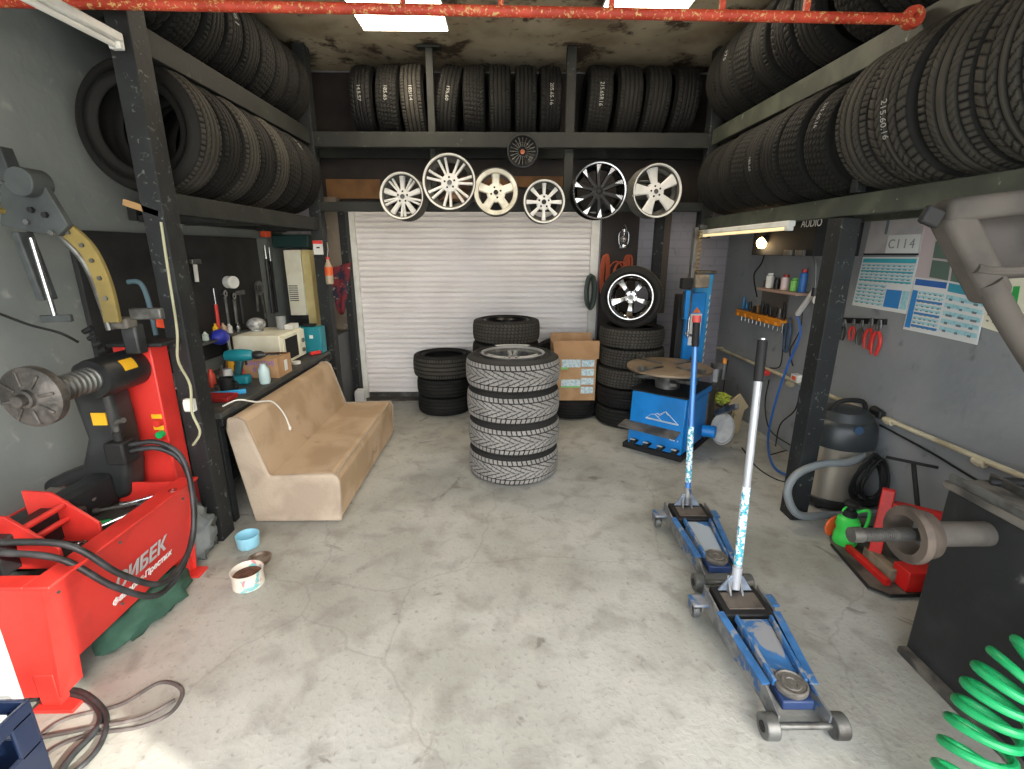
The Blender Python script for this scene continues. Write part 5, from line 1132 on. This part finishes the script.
# vertical dark post on the back wall
m = MB(); q = ony(648, 300, YB-.05); m.bx(q.x+.02, q.x+.11, YB-.06, YB-.001, 0, 2.1); struct('trim_6', m, BLK, bevel=.004)
m = MB(); m.bx(1.62, 1.70, YB-.05, YB-.001, .95, 2.1); struct('trim_7', m, mat('brown lining', '4d443c', .7), bevel=.003)
# ================================================================ RIGHT WALL
xw = XR
m = MB(); m.tube([pa, pa.lerp(pb, .5)+Vector((0,0,-.005)), pb], .014, 12); t = one(m, 'wall_pipe', PIPE, 'thin yellowed conduit pipe running low along the right wall', 'pipe')
for u, v in ((722, 349), (760, 369), (790, 384), (889, 421), (980, 462)):
    q = onx(u, v, xw-.03); m = MB(); m.box(q, (.03, .03, .04)); m.cyl(q+Vector((0,-.03,0)), q+Vector((0,.03,0)), .021, n=14)
    o = m.build('pipe_clip', PIPE, t, bevel=.003)
q = onx(876, 412, xw-.03); m = MB(); m.cyl(q+Vector((0,-.04,.0)), q+Vector((0,.03,.01)), .026, n=20); m.box(q+Vector((-.01,-.05,0)), (.04,.04,.045)); one(m, 'socket_plug', DARK, 'dark plug in the conduit above the vacuum cleaner', 'plug', bevel=.006)
m = MB(); m.tube([onx(880, 425, xw-.012), onx(930, 452, xw-.012), onx(980, 482, xw-.012), onx(1030, 505, xw-.012)], .006, 8, sm=5); one(m, 'cable', BLACK, 'black cable sagging just under the wall conduit', 'cable')
q = onx(797, 378, xw-.04); t = thing('socket_box', 'white and orange socket box on the conduit left of the front right post', 'socket', q)
m = MB(); m.box(q, (.05, .09, .06)); m.build('housing', WHITE, t, bevel=.005)
m = MB(); m.box(q+Vector((-.02,.0,-.0)), (.02,.05,.03)); m.build('plug', mat('orange plug', 'e0602c', .5), t, bevel=.004)
q = onx(765, 372, xw-.05); m = MB(); m.box(q, (.05,.09,.045)); one(m, 'plug', RED, 'red plug hanging on the conduit in the rear right corner', 'plug', bevel=.008)
# leaflets and calendar
def sheet(name, pts, mt, label, cat='poster', x=None, th=.002):
    P = [onx(u, v, x or xw-.004) for u, v in pts]
    c = sum((p for p in P), Vector())/4
    t = thing(name, label, cat, c); m = MB(); m.quad(*P[::-1], th=-th) if False else m.quad(P[0], P[1], P[2], P[3], th=th)
    m.build('sheet', mt, t, smooth=False); return t, P
def cell(t, P, a0, a1, b0, b1, mt, name='print_block', off=.003):
    f = lambda a, b: (P[0].lerp(P[1], a)).lerp(P[3].lerp(P[2], a), b) + Vector((-off, 0, 0))
    m = MB(); m.quad(f(a0, b0), f(a1, b0), f(a1, b1), f(a0, b1), th=.0012); return m.build(name, mt, t, smooth=False)
CY = mat('cyan print', '3fb0bd', .7); CYL = mat('light cyan print', 'a9d3da', .7, 0, '8cc3cc', 60); BL = mat('blue print', '2f7fc0', .7); BLD = mat('dark blue print', '2b5fa6', .7); GT = mat('grey print', '6d7a80', .7)
PGR = mat('greyed paper', 'b9b6b6', .8, 0, 'a8a5a7', 5); PCR = mat('cream paper', 'd9d6c0', .8)
def rows(t, P, a0, a1, b0, b1, n, mts, seed=1, cols=6):
    rr = random.Random(seed)
    for k in range(n):
        h = (b1-b0)/n; cell(t, P, a0, a1, b0+k*h, b0+k*h+h*.55, mts[k % len(mts)], 'table_row')
    # small dark figures in the table cells, one printed mesh
    m = MB(); f = lambda a, b: (P[0].lerp(P[1], a)).lerp(P[3].lerp(P[2], a), b) + Vector((-.0055, 0, 0))
    for k in range(n):
        for c_ in range(cols):
            a = a0+(a1-a0)*(c_+.3)/cols; b = b0+(b1-b0)*(k+.35)/n; w2 = (a1-a0)/cols*rr.uniform(.2,.55)
            m.quad(f(a, b), f(a+w2, b), f(a+w2, b+(b1-b0)/n*.28), f(a, b+(b1-b0)/n*.28), th=.0008)
    m.build('table_figures', GT, t, smooth=False)
tA, P = sheet('calendar', [(873, 214), (927, 209), (919, 254), (864, 254)], PGR, 'grey calendar sheet with a small white date card, above the cyan table', 'calendar', xw-.006)
cell(tA, P, .42, .98, .55, .98, PAPER, 'date_card')
for k, ch_ in enumerate('C114'):
    m = MB(); vs, fs = text(ch_, .075, .001); f = (P[0].lerp(P[1], .52+k*.12)).lerp(P[3].lerp(P[2], .52+k*.12), .77)
    m.add(vs, fs, frame(f+Vector((-.007,0,0)), (0,-1,0), (0,0,1))); m.build('lettering', mat('faded print', '8a8c90', .7), tA)
cell(tA, P, 0, 1, .985, 1.03, BLACK, 'binding')
cell(tA, P, .33, .38, .02, .52, GT, 'fold_marking')
tB, P = sheet('poster', [(926, 209), (985, 205), (975, 290), (912, 277)], mat('pinkish paper', 'c2b4b4', .8), 'pinkish poster with dark green panes, behind the large grey guard', 'poster', xw-.003)
cell(tB, P, .30, .60, .45, .68, mat('grey green print', '5c7064', .7)); cell(tB, P, .64, .98, .45, .68, mat('grey green print', '5c7064')); cell(tB, P, .30, .60, .71, .95, mat('grey green print', '5c7064')); cell(tB, P, .64, .98, .71, .95, mat('grey green print', '5c7064'))
cell(tB, P, .0, .5, .04, .16, mat('salmon print', 'c07a6a', .7))
tC, P = sheet('price_list', [(863, 257), (919, 257), (906, 314), (852, 305)], PAPER, 'cyan striped price table with one solid blue block, left of the other tables', 'poster', xw-.008)
cell(tC, P, .03, .98, .03, .11, CY, 'header'); rows(tC, P, .03, .97, .14, .50, 6, [CYL, CYL, CY], 1, 10); rows(tC, P, .03, .58, .53, .95, 6, [CYL], 2, 5); cell(tC, P, .60, .86, .60, .93, BL); cell(tC, P, .88, .98, .60, .93, CYL)
tD, P = sheet('price_list', [(915, 277), (949, 281), (937, 336), (903, 329)], PAPER, 'white sheet with a dark blue header and cyan grid, left half of the lower pair', 'poster', xw-.012)
cell(tD, P, .06, .97, .03, .14, BLD, 'header'); cell(tD, P, .04, .2, .24, .95, BL); rows(tD, P, .22, .96, .24, .95, 9, [CYL, CYL, BL], 3, 5)
tE, P = sheet('price_list', [(949, 281), (989, 289), (977, 345), (937, 336)], PAPER, 'white sheet with a teal header and broad cyan stripes, right half of the lower pair', 'poster', xw-.012)
cell(tE, P, .03, .97, .03, .18, mat('teal print', '3a94a8', .7), 'header'); rows(tE, P, .03, .97, .24, .95, 5, [CYL], 4, 3)
tF, P = sheet('poster', [(985, 280), (1050, 275), (1040, 345), (975, 325)], PCR, 'cream sheet with a green block, partly behind the grey guard', 'poster', xw-.006)
cell(tF, P, .50, .60, .15, .5, mat('green print', '2f9a4a', .7)); cell(tF, P, .72, .82, .05, .4, mat('green print', '2f9a4a')); rows(tF, P, .05, .45, .3, .9, 5, [PCR], 6, 4)
m = MB(); a, b = onx(925, 222, xw-.03), onx(931, 206, xw-.03); m.bar(a, b, .03, .03); m.box(a, (.03,.04,.02)); one(m, 'marker', mat('dark red marker', '5a1f1c', .5), 'dark marker with a red tip hung over the pinkish poster', 'marker', bevel=.005)
# pliers on the magnetic strip
a, b = onx(840, 320, xw-.01), onx(886, 322, xw-.01)
m = MB(); m.bar(a, b, .02, .035); one(m, 'magnetic_strip', BLACK, 'black magnetic tool strip on the right wall under the price tables', 'tool strip', bevel=.003)
def pliers(u, v, s, mt, label):
    p = onx(u, v, xw-.04); t = thing('pliers', label, 'pliers', (0,0,0), 'tools on the magnetic strip')
    for q in (-1, 1):
        m = MB(); m.tube([(0, q*.004, 0), (0, q*.022, -.03), (0, q*.026, -.07), (0, q*.014, -.12)], lambda f: .006+.004*math.sin(f*PI), 8, sm=4); m.build('handle', mt, t)
        m = MB(); m.tube([(0, -q*.002, -.005), (0, -q*.012, .02), (0, -q*.003, .055)], .006, 8, sm=4); m.build('jaw', GREYM, t)
    t.location = p; t.scale = (s, s, s); return t
pliers(844, 326, .8, DARK, 'small dark pliers, leftmost on the magnetic strip'); pliers(853, 326, .8, RED, 'small red-handled pliers on the magnetic strip'); pliers(861, 328, .9, GREYM, 'grey-handled pliers in the middle of the magnetic strip')
pliers(870, 328, 1.1, RED, 'red-handled pliers, second from the right on the strip'); pliers(878, 331, 1.25, RED, 'largest red-handled pliers, rightmost on the strip')
# orange tool rack with screwdrivers
OR = mat('orange plastic rack', 'd98a22', .45)
t = thing('tool_rack', 'orange plastic tool rack on the right wall', 'tool rack', onx(768, 318, xw-.05))
a, b = onx(745, 309, xw-.05), onx(790, 320, xw-.05); zr = 1.03
m = MB(); m.bx(xw-.10, xw-.005, 3.84, 4.62, zr, zr+.02); m.bx(xw-.105, xw-.095, 3.84, 4.62, zr-.03, zr+.025); m.build('rail', OR, t, bevel=.004)
m = MB()
for k in range(6): m.bx(xw-.12, xw-.10, 3.90+k*.13, 3.94+k*.13, zr-.03, zr+.0)
m.build('tooth', OR, t, bevel=.004)
rr = random.Random(3)
cols = [mat('blue handle', '2d6f9c', .4), mat('blue handle', '2d6f9c'), DARK, BLACK, WOOD, DARK, BLACK, DARK, BLACK, GREYM, BLACK]
words = ['blue-handled', 'second blue-handled', 'dark', 'black', 'brown-handled', 'short dark', 'stubby black', 'dark grey', 'matt black', 'grey', 'tall black']
for k in range(11):
    y = 4.58-k*.07; hgt = rr.uniform(.06, .11)+(.05 if k in (0, 10) else 0)
    t2 = thing('screwdriver', f'{words[k]} screwdriver in the orange rack, {"farthest from the camera" if k == 0 else ("nearest the camera" if k == 10 else ordn[k]+" from its far end")}', 'screwdriver', (xw-.06, y, zr+.02), 'screwdrivers in the orange rack')
    m = MB(); m.lathe([(.001,0),(.010,.002),(.014,.02),(.014,hgt*.8),(.010,hgt),(.001,hgt)], 12, Matrix.Translation((xw-.06, y, zr+.021)) @ Matrix.Rotation(rr.uniform(-.15,.15), 4, 'X')); m.build('handle', cols[k], t2)
    m = MB(); m.cyl((xw-.06, y, zr+.0205), (xw-.06, y, zr-.08), .004, n=8); m.build('shaft', STEEL, t2)
# shelf with cans, back board
q = onx(778, 300, xw)
m = MB(); m.bx(xw-.012, xw, 3.95, 4.36, 1.08, 1.34); one(m, 'backing_board', mat('grey brown board', '5e5850', .8), 'grey-brown board behind the orange tool rack', 'board')
m = MB(); m.bx(xw-.15, xw-.001, 3.62, 4.20, 1.268, 1.29); one(m, 'wall_shelf', mat('pinkish shelf board', 'a58a7c', .7), 'small pale shelf on the right wall with spray cans', 'shelf', bevel=.003)
def can(y, r, h, mt, label, capm=None, x=xw-.08, z=1.291, name='spray_can'):
    t = thing(name, label, 'can', (x, y, z), 'cans on the small right wall shelf')
    m = MB(); m.lathe([(.001,0),(r,0),(r,h*.8),(r*.6,h*.86),(.001,h*.86)], 20, Matrix.Translation((x, y, z))); m.build('body', mt, t)
    m = MB(); m.cyl((x, y, z+h*.86), (x, y, z+h), r*.7, n=16); m.build('cap', capm or mt, t)
can(4.13, .032, .12, WHITE, 'white can at the far end of the small shelf', WHITE); can(4.02, .024, .09, DARK, 'dark tin behind the white cans'); can(3.90, .032, .12, mat('pinkish white can', 'd8c5c5', .5), 'white and red can in the middle of the small shelf', REDD)
can(3.77, .032, .10, mat('light green can', '7cc060', .5), 'light green can on the small shelf'); can(3.67, .028, .17, mat('blue can', '2a67b0', .4), 'tall blue spray can at the near end of the small shelf', REDD)
# dark speaker box with white word, cable, bracket under rack
t = thing('amplifier', 'black audio box with white lettering under the lower right rack', 'audio box', (2.1, 3.55, 1.45))
m = MB(); m.bx(2.02, xw-.002, 3.24, 4.05, 1.56, 1.835); m.build('box', BLACK, t, bevel=.005)
t3 = thing('speaker', 'black box marked with white letters right below the rack beam', 'speaker', (2.1, 3.6, 1.735)); bpy.data.objects.remove(t3)
m = MB(); vs, fs = text('AUDIO', .07, .001); m.add(vs, fs, frame((2.017, 3.30, 1.768), (0,-1,0), (0,0,1))); m.build('lettering', WHITE, t)
for y in (3.36, 3.50): m = MB(); m.bx(2.0, 2.02, y-.05, y+.05, 1.56, 1.60); m.build('bracket_tab', GREYM, t, bevel=.004)
# gooseneck lamp (lit)
p = onx(765, 241, 2.02)
t = thing('gooseneck_lamp', 'lit gooseneck work lamp with a warm bulb beside the rack post', 'lamp', onx(815, 292, xw-.10))
e = [onx(815, 292, xw-.10), onx(815, 262, xw-.12), onx(804, 248, xw-.16), onx(784, 236, xw-.24), p+Vector((.06,-.02,.05))]
m = MB(); m.tube(e, .006, 8, sm=8); m.build('gooseneck', GREYM, t)
m = MB(); m.cyl(e[0]+Vector((0,0,-.03)), e[0]+Vector((0,0,.03)), .022); m.build('clamp', DARK, t)
hd = (p-(p+Vector((.07,-.03,.06)))).normalized()
m = MB(); m.lat(p-hd*.02, p+hd*.03, [(.03,-.05),(.032,-.02),(.042,.02),(.044,.02),(.034,-.02),(.032,-.055),(.001,-.055),(.001,-.05)], 24); m.build('shade', DARK, t)
m = MB(); m.ell(p+hd*.022, .042); m.build('bulb', mat('warm lit bulb', 'fff0d0', .4, emit='ffcf8a', es=14), t)
ld = bpy.data.lights.new('work_lamp_light', 'POINT'); ld.energy = .7; ld.color = (1, .78, .5); ld.shadow_soft_size = .03; lo = bpy.data.objects.new('work_lamp_light', ld); COL.objects.link(lo); lo.location = p+hd*.075
lo.parent = None
# fluorescent batten under the lower right rack beam
batten(onx(712, 231, 1.745) if False else Vector((1.70, 4.30, 1.745)), Vector((1.745, 3.05, 1.755)), 'slim unlit batten lamp with a painted glow under the lower right rack', .05, 1)
# inflator gun with blue hose
p = onx(806, 293, xw-.06)
t = thing('tyre_inflator', 'silver tyre inflator with round gauge hanging on the right wall', 'inflator', p)
a, b = onx(797, 315, xw-.07), onx(815, 290, xw-.07)
m = MB(); m.bar(a, b, .03, .035); m.build('body', ALU, t, bevel=.008)
g = onx(820, 299, xw-.07); g = onx(818, 300, xw-.07)
gq = onx(820, 300, xw-.06); gq = onx(818, 298, xw-.06); gq = onx(819.5, 299, xw-.06)
gp = onx(818, 300, xw-.08)
c_ = onx(819, 299, xw-.08)
m = MB(); c_ = onx(820, 300, xw-.08); m.cyl(c_, c_+Vector((-.03, -.01, 0)), .04, n=26); gg = m.build('gauge', GREYM, t, bevel=.004)
m = MB(); m.cyl(c_+Vector((-.031,-.01,0)), c_+Vector((-.034,-.011,0)), .03, n=26); m.build('gauge_dial', WHITE, gg)
BH = mat('blue air hose', '2c62b0', .35)
m = MB(); m.tube([a, onx(800, 335, xw-.10), onx(788, 365, xw-.10), onx(776, 400, xw-.12), onx(768, 440, xw-.14), onz(775, 468, .02), onz(800, 478, .02)], .009, 10, sm=8); m.build('air_hose', BH, t)
for k, (pts, mt, lb) in enumerate([
    ([(757, 297), (754, 275), (762, 262), (768, 240)], BLACK, 'thin black lamp cable rising behind the orange rack'),
    ([(784, 322), (783, 345), (780, 366), (770, 368)], BLACK, 'black cable hanging from the orange tool rack'),
    ([(728, 360), (724, 385), (722, 410), (730, 432)], BLACK, 'black cable hanging from the conduit in the far corner'),
    ([(769, 380), (765, 405), (770, 430), (790, 445)], BLACK, 'black cable dropping from the red plug'),
    ([(800, 390), (795, 410), (780, 425), (775, 450)], BLACK, 'black cable dropping from the socket box'),
    ([(803, 305), (800, 330), (790, 350), (793, 366)], DARK, 'dark cable loop behind the inflator'),]):
    m = MB(); m.tube([onx(u, v, xw-.025-.004*k) for u, v in pts], .005, 8, sm=6); one(m, 'cable', mt, lb, 'cable')
q = onx(787, 338, xw-.05); m = MB(); m.tube([q+Vector((0, .0, .16)), q+Vector((0,.03,.05)), q+Vector((0,.02,-.08)), q+Vector((0,-.02,-.10)), q+Vector((0,-.03,.04)), q+Vector((0,0,.15))], .012, 8, sm=6); one(m, 'strap', mat('blue grey strap', '3c4f66', .7), 'blue-grey strap hanging beside the orange rack', 'strap')
hose([onz(742, 448), onz(760, 470), onz(790, 482), onz(810, 462), onz(795, 450), onz(770, 455)], .006, 'black cable lying on the floor behind the rack post', BLACK, 'cable', 'cable')
# ================================================================ VACUUM CLEANER
vc = Vector((2.135, 2.84, 0))
t = thing('vacuum_cleaner', 'large workshop vacuum with steel drum and black lid behind the post', 'vacuum', vc)
Mx = Matrix.Translation(vc)
m = MB(); m.lathe([(.001,.05),(.17,.05),(.178,.06),(.18,.42),(.172,.43),(.001,.43)], 48, Mx); m.build('steel_drum', mat('brushed stainless', 'c0b8aa', .32, .75), t)
m = MB(); m.lathe([(.001,.03),(.18,.03),(.19,.05),(.19,.08),(.181,.085)], 48, Mx); bs = m.build('base_ring', DARK, t)
for k in range(5): a = k*2*PI/5; m = MB(); m.ell(vc+Vector((.155*math.cos(a), .155*math.sin(a), .026)), .026, 14, 10); m.build('caster', BLACK, bs)
m = MB(); m.lathe([(.181,.42),(.19,.425),(.195,.45),(.195,.49),(.185,.55),(.165,.585),(.155,.59),(.13,.64),(.06,.66),(.001,.66)], 48, Mx); ld_ = m.build('motor_lid', mat('dark grey vacuum plastic', '2f3436', .4), t)
m = MB(); m.tube([vc+Vector((-.11,-.03,.62)), vc+Vector((-.07,-.04,.70)), vc+Vector((.07,-.04,.70)), vc+Vector((.11,-.03,.62))], .014, 10, sm=5); m.build('carry_handle', BLACK, ld_)
m = MB(); m.cyl(vc+Vector((-.02,-.15,.56)), vc+Vector((-.03,-.19,.565)), .024, n=20); m.build('switch_dial', mat('dark blue dial', '2a4560', .4), ld_)
m = MB(); m.tube([vc+Vector((.03,-.18,.40)), vc+Vector((-.10,-.24,.385)), vc+Vector((-.27,-.26,.385)), vc+Vector((-.42,-.28,.33)), vc+Vector((-.47,-.30,.22)), vc+Vector((-.40,-.32,.09)), vc+Vector((-.2,-.27,.05)), vc+Vector((.05,-.27,.06)), vc+Vector((.20,-.24,.09)), vc+Vector((.20,-.22,.14))], .023, 14, sm=8); m.build('suction_hose', mat('grey ribbed hose', '7c8385', .5), t)
m = MB(); rr = random.Random(9)
for k in range(9):
    a_ = rr.uniform(.07,.11); b_ = rr.uniform(.12,.17); c_ = vc+Vector((.07+rr.uniform(-.02,.02), -.23+rr.uniform(-.03,.02), .26+rr.uniform(-.02,.03)))
    m.tube([c_+Vector((a_*math.cos(q), .02*math.sin(2*q), b_*math.sin(q))) for q in [2*PI*i/24 for i in range(24)]], .0065, 6, closed=True)
m.build('coiled_power_cord', BLACK, t)
# ================================================================ RED SPREADER STAND, SPRAYER, PLATE
t = thing('steel_plate', 'black steel base plate lying on the floor under the red stand', 'plate', (1.95, 2.1, 0))
m = MB(); a, b, c, d = onz(831, 547), onz(868, 580), onz(888, 597), onz(930, 598)
m.prism([(a.x, a.y), (c.x-.06, c.y+.05), (c.x, c.y-.01), (d.x+.1, d.y-.0), (2.28, 1.98), (2.25, 2.5), (1.95, 2.55)], .014); m.build('plate', DUSTM, t, bevel=.003)
m = MB(); m.tube([(a.x, a.y, .016), (c.x-.06, c.y+.05, .016), (c.x, c.y-.01, .016), (d.x+.1, d.y, .016)], .007, 8); m.build('edge_trim', BLACK, t)
t = thing('tyre_spreader', 'red steel stand with two uprights and a black T-handle screw', 'stand', (2.0, 2.2, .015))
RM = mat('bright red stand paint', 'd6231f', .4, 0, 'b81e1b', 6)
b1 = ony(880, 565, 2.14); t1 = ony(888, 487, 2.2)
m = MB(); m.bar((1.93, 2.16, .016), (1.965, 2.20, .42), .055, .05); m.build('upright', RM, t, bevel=.005)
q0, q1 = Vector((2.10, 2.02, .30)), ony(946, 487, 1.98)
m = MB(); m.bar(Vector((1.98, 2.17, .345)), Vector((2.20, 1.98, .355)), .05, .04); m.build('cross_bar', RM, t, bevel=.005)
m = MB(); m.bar(Vector((2.20, 1.98, .24)), Vector((2.20, 1.97, .46)), .055, .045); m.build('upright', RM, t, bevel=.005)
m = MB(); m.cyl((2.20, 1.975, .42), (2.20, 1.94, .425), .01); m.build('bolt', STEEL, t)
m = MB(); m.bx(1.92, 2.18, 1.93, 2.03, .016, .12); m.build('base_box', RM, t, bevel=.004)
m = MB(); m.bar((1.88, 2.28, .03), (1.87, 1.98, .03), .03, .03); m.build('red_bar', RM, t, bevel=.003)
T0, T1 = Vector((2.12, 2.28, .30)), Vector((2.15, 2.30, .52))
m = MB(); m.cyl(T0+Vector((-.02,-.12,.03)), T1, .011); m.bar(T1+Vector((-.11,.05,.012)), T1+Vector((.08,-.06,-.0)), .014, .014); m.build('screw_handle', BLACK, t, bevel=.003)
m = MB(); m.bar((1.925, 2.20, .052), (1.915, 2.00, .052), .05, .07); one(m, 'wooden_block', mat('grimy wood block', '8a806c', .8, 0, '5e5648', 10), 'grimy wooden block beside the red bar', 'block', bevel=.004)
# green sprayer and orange disc
q = onz(846, 550)
t = thing('pressure_sprayer', 'lime green pump sprayer with black collar beside the post', 'sprayer', (q.x+.02, q.y+.05, .015)); Mx = Matrix.Translation((q.x+.02, q.y+.05, .015))
LG_ = mat('lime green plastic', '3fd052', .35)
m = MB(); m.lathe([(.001,0),(.055,0),(.06,.01),(.06,.05),(.052,.075),(.052,.09),(.06,.11),(.055,.15),(.03,.17),(.001,.17)], 32, Mx); m.build('tank', LG_, t)
m = MB(); m.lathe([(.03,.165),(.035,.17),(.035,.20),(.03,.205),(.001,.205)], 28, Mx); m.build('collar', BLACK, t)
m = MB(); m.lathe([(.018,.205),(.018,.225),(.035,.23),(.038,.245),(.03,.255),(.001,.255)], 24, Mx); m.build('pump_knob', BLACK, t)
m = MB(); b_ = Vector((q.x+.02, q.y+.05, .015)); m.tube([b_+Vector((.02,-.02,.20)), b_+Vector((.075,-.03,.215)), b_+Vector((.085,-.03,.15)), b_+Vector((.065,-.03,.06))], .009, 8, sm=5); m.build('handle_loop', LG_, t)
m = MB(); m.tube([b_+Vector((-.035*math.cos(x), .01, .19+.03*math.sin(x))) for x in [i*PI/8 for i in range(9)]], .006, 8); m.build('top_ring', LG_, t)
q = ony(835, 524, 2.43); m = MB(); m.lathe([(.001,-.006),(.062,-.006),(.066,0),(.062,.006),(.001,.006)], 32, frame((q.x, 2.43, .066), (1,.2,0), (0,0,1))); one(m, 'grinding_disc', mat('orange disc', 'e8642c', .5), 'orange disc standing behind the green sprayer', 'disc')
# ================================================================ WHEEL BALANCER (near right)
t = thing('wheel_balancer', 'black wheel balancer with a long shaft and cone, at the right edge', 'machine', (1.95, 1.3, 0))
BB = mat('scuffed black sheet', '1f2122', .5, 0, '2f3131', 5, .45, .75, .1, 30, c3='6d6c69', s3=5, lo3=.66, hi3=.74)
bx0, bY0, bY1, bz = 1.65, .62, 1.60, .745
m = MB(); m.bx(bx0, 2.28, bY0, bY1, .02, bz); m.build('cabinet', BB, t, bevel=.008)
m = MB(); m.bx(bx0-.035, 2.28, bY0, bY1-.0, 0, .03); m.build('base_lip', DUSTM, t, bevel=.005)
m = MB(); m.bx(bx0-.002, bx0+.001, 1.16, 1.164, .05, .76); m.build('panel_seam', BLACK, t)
m = MB(); m.bx(bx0-.015, 2.28, bY0, bY1+.01, bz, bz+.03); tr = m.build('weights_tray', DUSTM, t, bevel=.006)
for x in (bx0, 1.80, 2.0): m = MB(); m.bx(x-.008, x+.008, bY0, bY1, bz+.03, bz+.06); m.build('tray_rib', GREYM, tr, bevel=.003)
m = MB(); m.tube([(1.78, 1.58, bz+.035), (1.88, 1.50, bz+.06), (1.95, 1.40, bz+.05), (2.05, 1.25, bz+.04), (2.2, 1.10, bz+.035)], .018, 10, sm=5); m.build('black_moulding', BLACK, t)
ys, zs = 1.43, .662
m = MB(); m.cyl((bx0+.02, ys, zs), (1.47, ys, zs), .042, n=28); m.build('shaft_collar', mat('dusty shaft housing', '59544e', .7, .1, '4a4641', 8), t, bevel=.004)
m = MB(); m.lathe([(.066,-.01),(.094,-.01),(.098,.0),(.098,.014),(.088,.026),(.080,.065),(.06,.07),(.05,.06),(.060,.026)], 40, frame((1.375, ys, zs), (0,1,0), (0,0,1)), closed=True); cone = m.build('centering_cone', mat('dusty brown cone', '5c5148', .75, .1, '443c35', 10, bump=.2), t)
m = MB(); m.cyl((1.50, ys, zs), (1.185, ys, zs), .021, n=22); m.build('threaded_shaft', mat('dark oiled steel', '454442', .5, .4, '5a5853', 10), t, bevel=.003)
m = MB()
for k in range(26): m.lathe([(.020,-.002),(.0235,0),(.020,.002)], 16, frame((1.21+k*.007, ys, zs), (0,1,0), (0,0,1)))
m.cyl((1.215, ys, zs), (1.18, ys, zs), .026, n=22); m.build('shaft_thread', mat('dark oiled steel', '454442'), t)
m = MB(); m.bx(bx0-.003, bx0, 1.50, 1.60, .60, .61); 
# guard arm at the top right
GM = mat('dusty brown grey guard', '4f4a44', .85, .1, '36332f', 4, .4, .7, .35, 20, c3='7b736a', s3=8, lo3=.62, hi3=.72)
y = 1.30
P_ = lambda u, v, yy=y: ony(u, v, yy)
m = MB(); m.bar(P_(948, 212), P_(992, 298), .075, .075, .0); m.build('guard_tube', GM, t, bevel=.02, seg=4)
m = MB(); m.bar(P_(940, 212), P_(1075, 196, 1.26), .075, .06); m.build('guard_tube', GM, t, bevel=.018, seg=4)
m = MB(); m.tube([P_(988, 282, 1.28), P_(1010, 322, 1.27), P_(1060, 402, 1.25)], .030, 16, sm=4); m.build('guard_tube', GM, t)
m = MB(); m.tube([P_(975, 268, 1.27), P_(1000, 271, 1.27), P_(1070, 268, 1.25)], .014, 10, sm=4); m.build('guard_rod', GM, t)
m = MB(); m.quad(P_(945, 205, 1.33), P_(1075, 190, 1.33), P_(1075, 275, 1.33), P_(982, 280, 1.33), .006); m.build('guard_plate', mat('dark dusty plate', '4b4642', .85, .1, '35322f', 4, .4, .7, .4, 20), t)
m = MB(); q = P_(934, 213, 1.28); m.bar(q+Vector((.004,0,.012)), q+Vector((-.012,0,-.03)), .02, .05); m.build('rubber_plug', BLACK, t, bevel=.006)
q = P_(1060, 402, 1.25); m = MB(); m.tube([q+Vector((-.03,0,.0)), q+Vector((.15,-.0,-.15)), Vector((2.0, 1.2, bz))], .03, 14, sm=5); m.build('guard_pivot_tube', GM, t)
# ================================================================ GREEN COIL HOSE
ctr = smooth([Vector((1.54, 1.00, .57)), Vector((1.43, 1.05, .46)), Vector((1.365, 1.04, .28)), Vector((1.30, .98, .08)), Vector((1.15, .85, -.0))][:4], 60)
m = MB(); pts = []; n = len(ctr)
for i in range(n*4):
    f = i/(n*4-1)*(n-1); k = int(min(f, n-2)); c = ctr[k].lerp(ctr[k+1], f-k); tg = (ctr[k+1]-ctr[k]).normalized()
    a = tg.cross(Vector((0,1,0))).normalized(); b = tg.cross(a); ang = f/(n-1)*2*PI*11; R_ = .074
    pts.append(c + a*math.cos(ang)*R_ + b*math.sin(ang)*R_)
m.tube(pts, .0125, 10); one(m, 'coil_hose', mat('spiral hose green', '22a463', .35, 0, '1a9456', 10), 'bright green spiral air hose at the lower right corner', 'hose')
# ================================================================ CEILING LIGHTS
def panel(x0, x1, y0, y1, label):
    t = thing('led_panel', label, 'ceiling light', ((x0+x1)/2, (y0+y1)/2, HC-.03), 'square ceiling light panels')
    m = MB(); m.bx(x0, x1, y0, y1, HC-.018, HC-.001); m.build('frame', WHITE, t, bevel=.003)
    m = MB(); m.bx(x0+.012, x1-.012, y0+.012, y1-.012, HC-.022, HC-.0175); m.build('diffuser', mat('lit diffuser', 'f6faff', .5, emit='ffedd2', es=13), t)
panel(-1.06, -.41, 3.62, 4.26, 'bright square ceiling panel on the left, its far edge over the shelf')
panel(.68, 1.28, 3.30, 3.92, 'bright square ceiling panel on the right, mostly cut off by the frame')
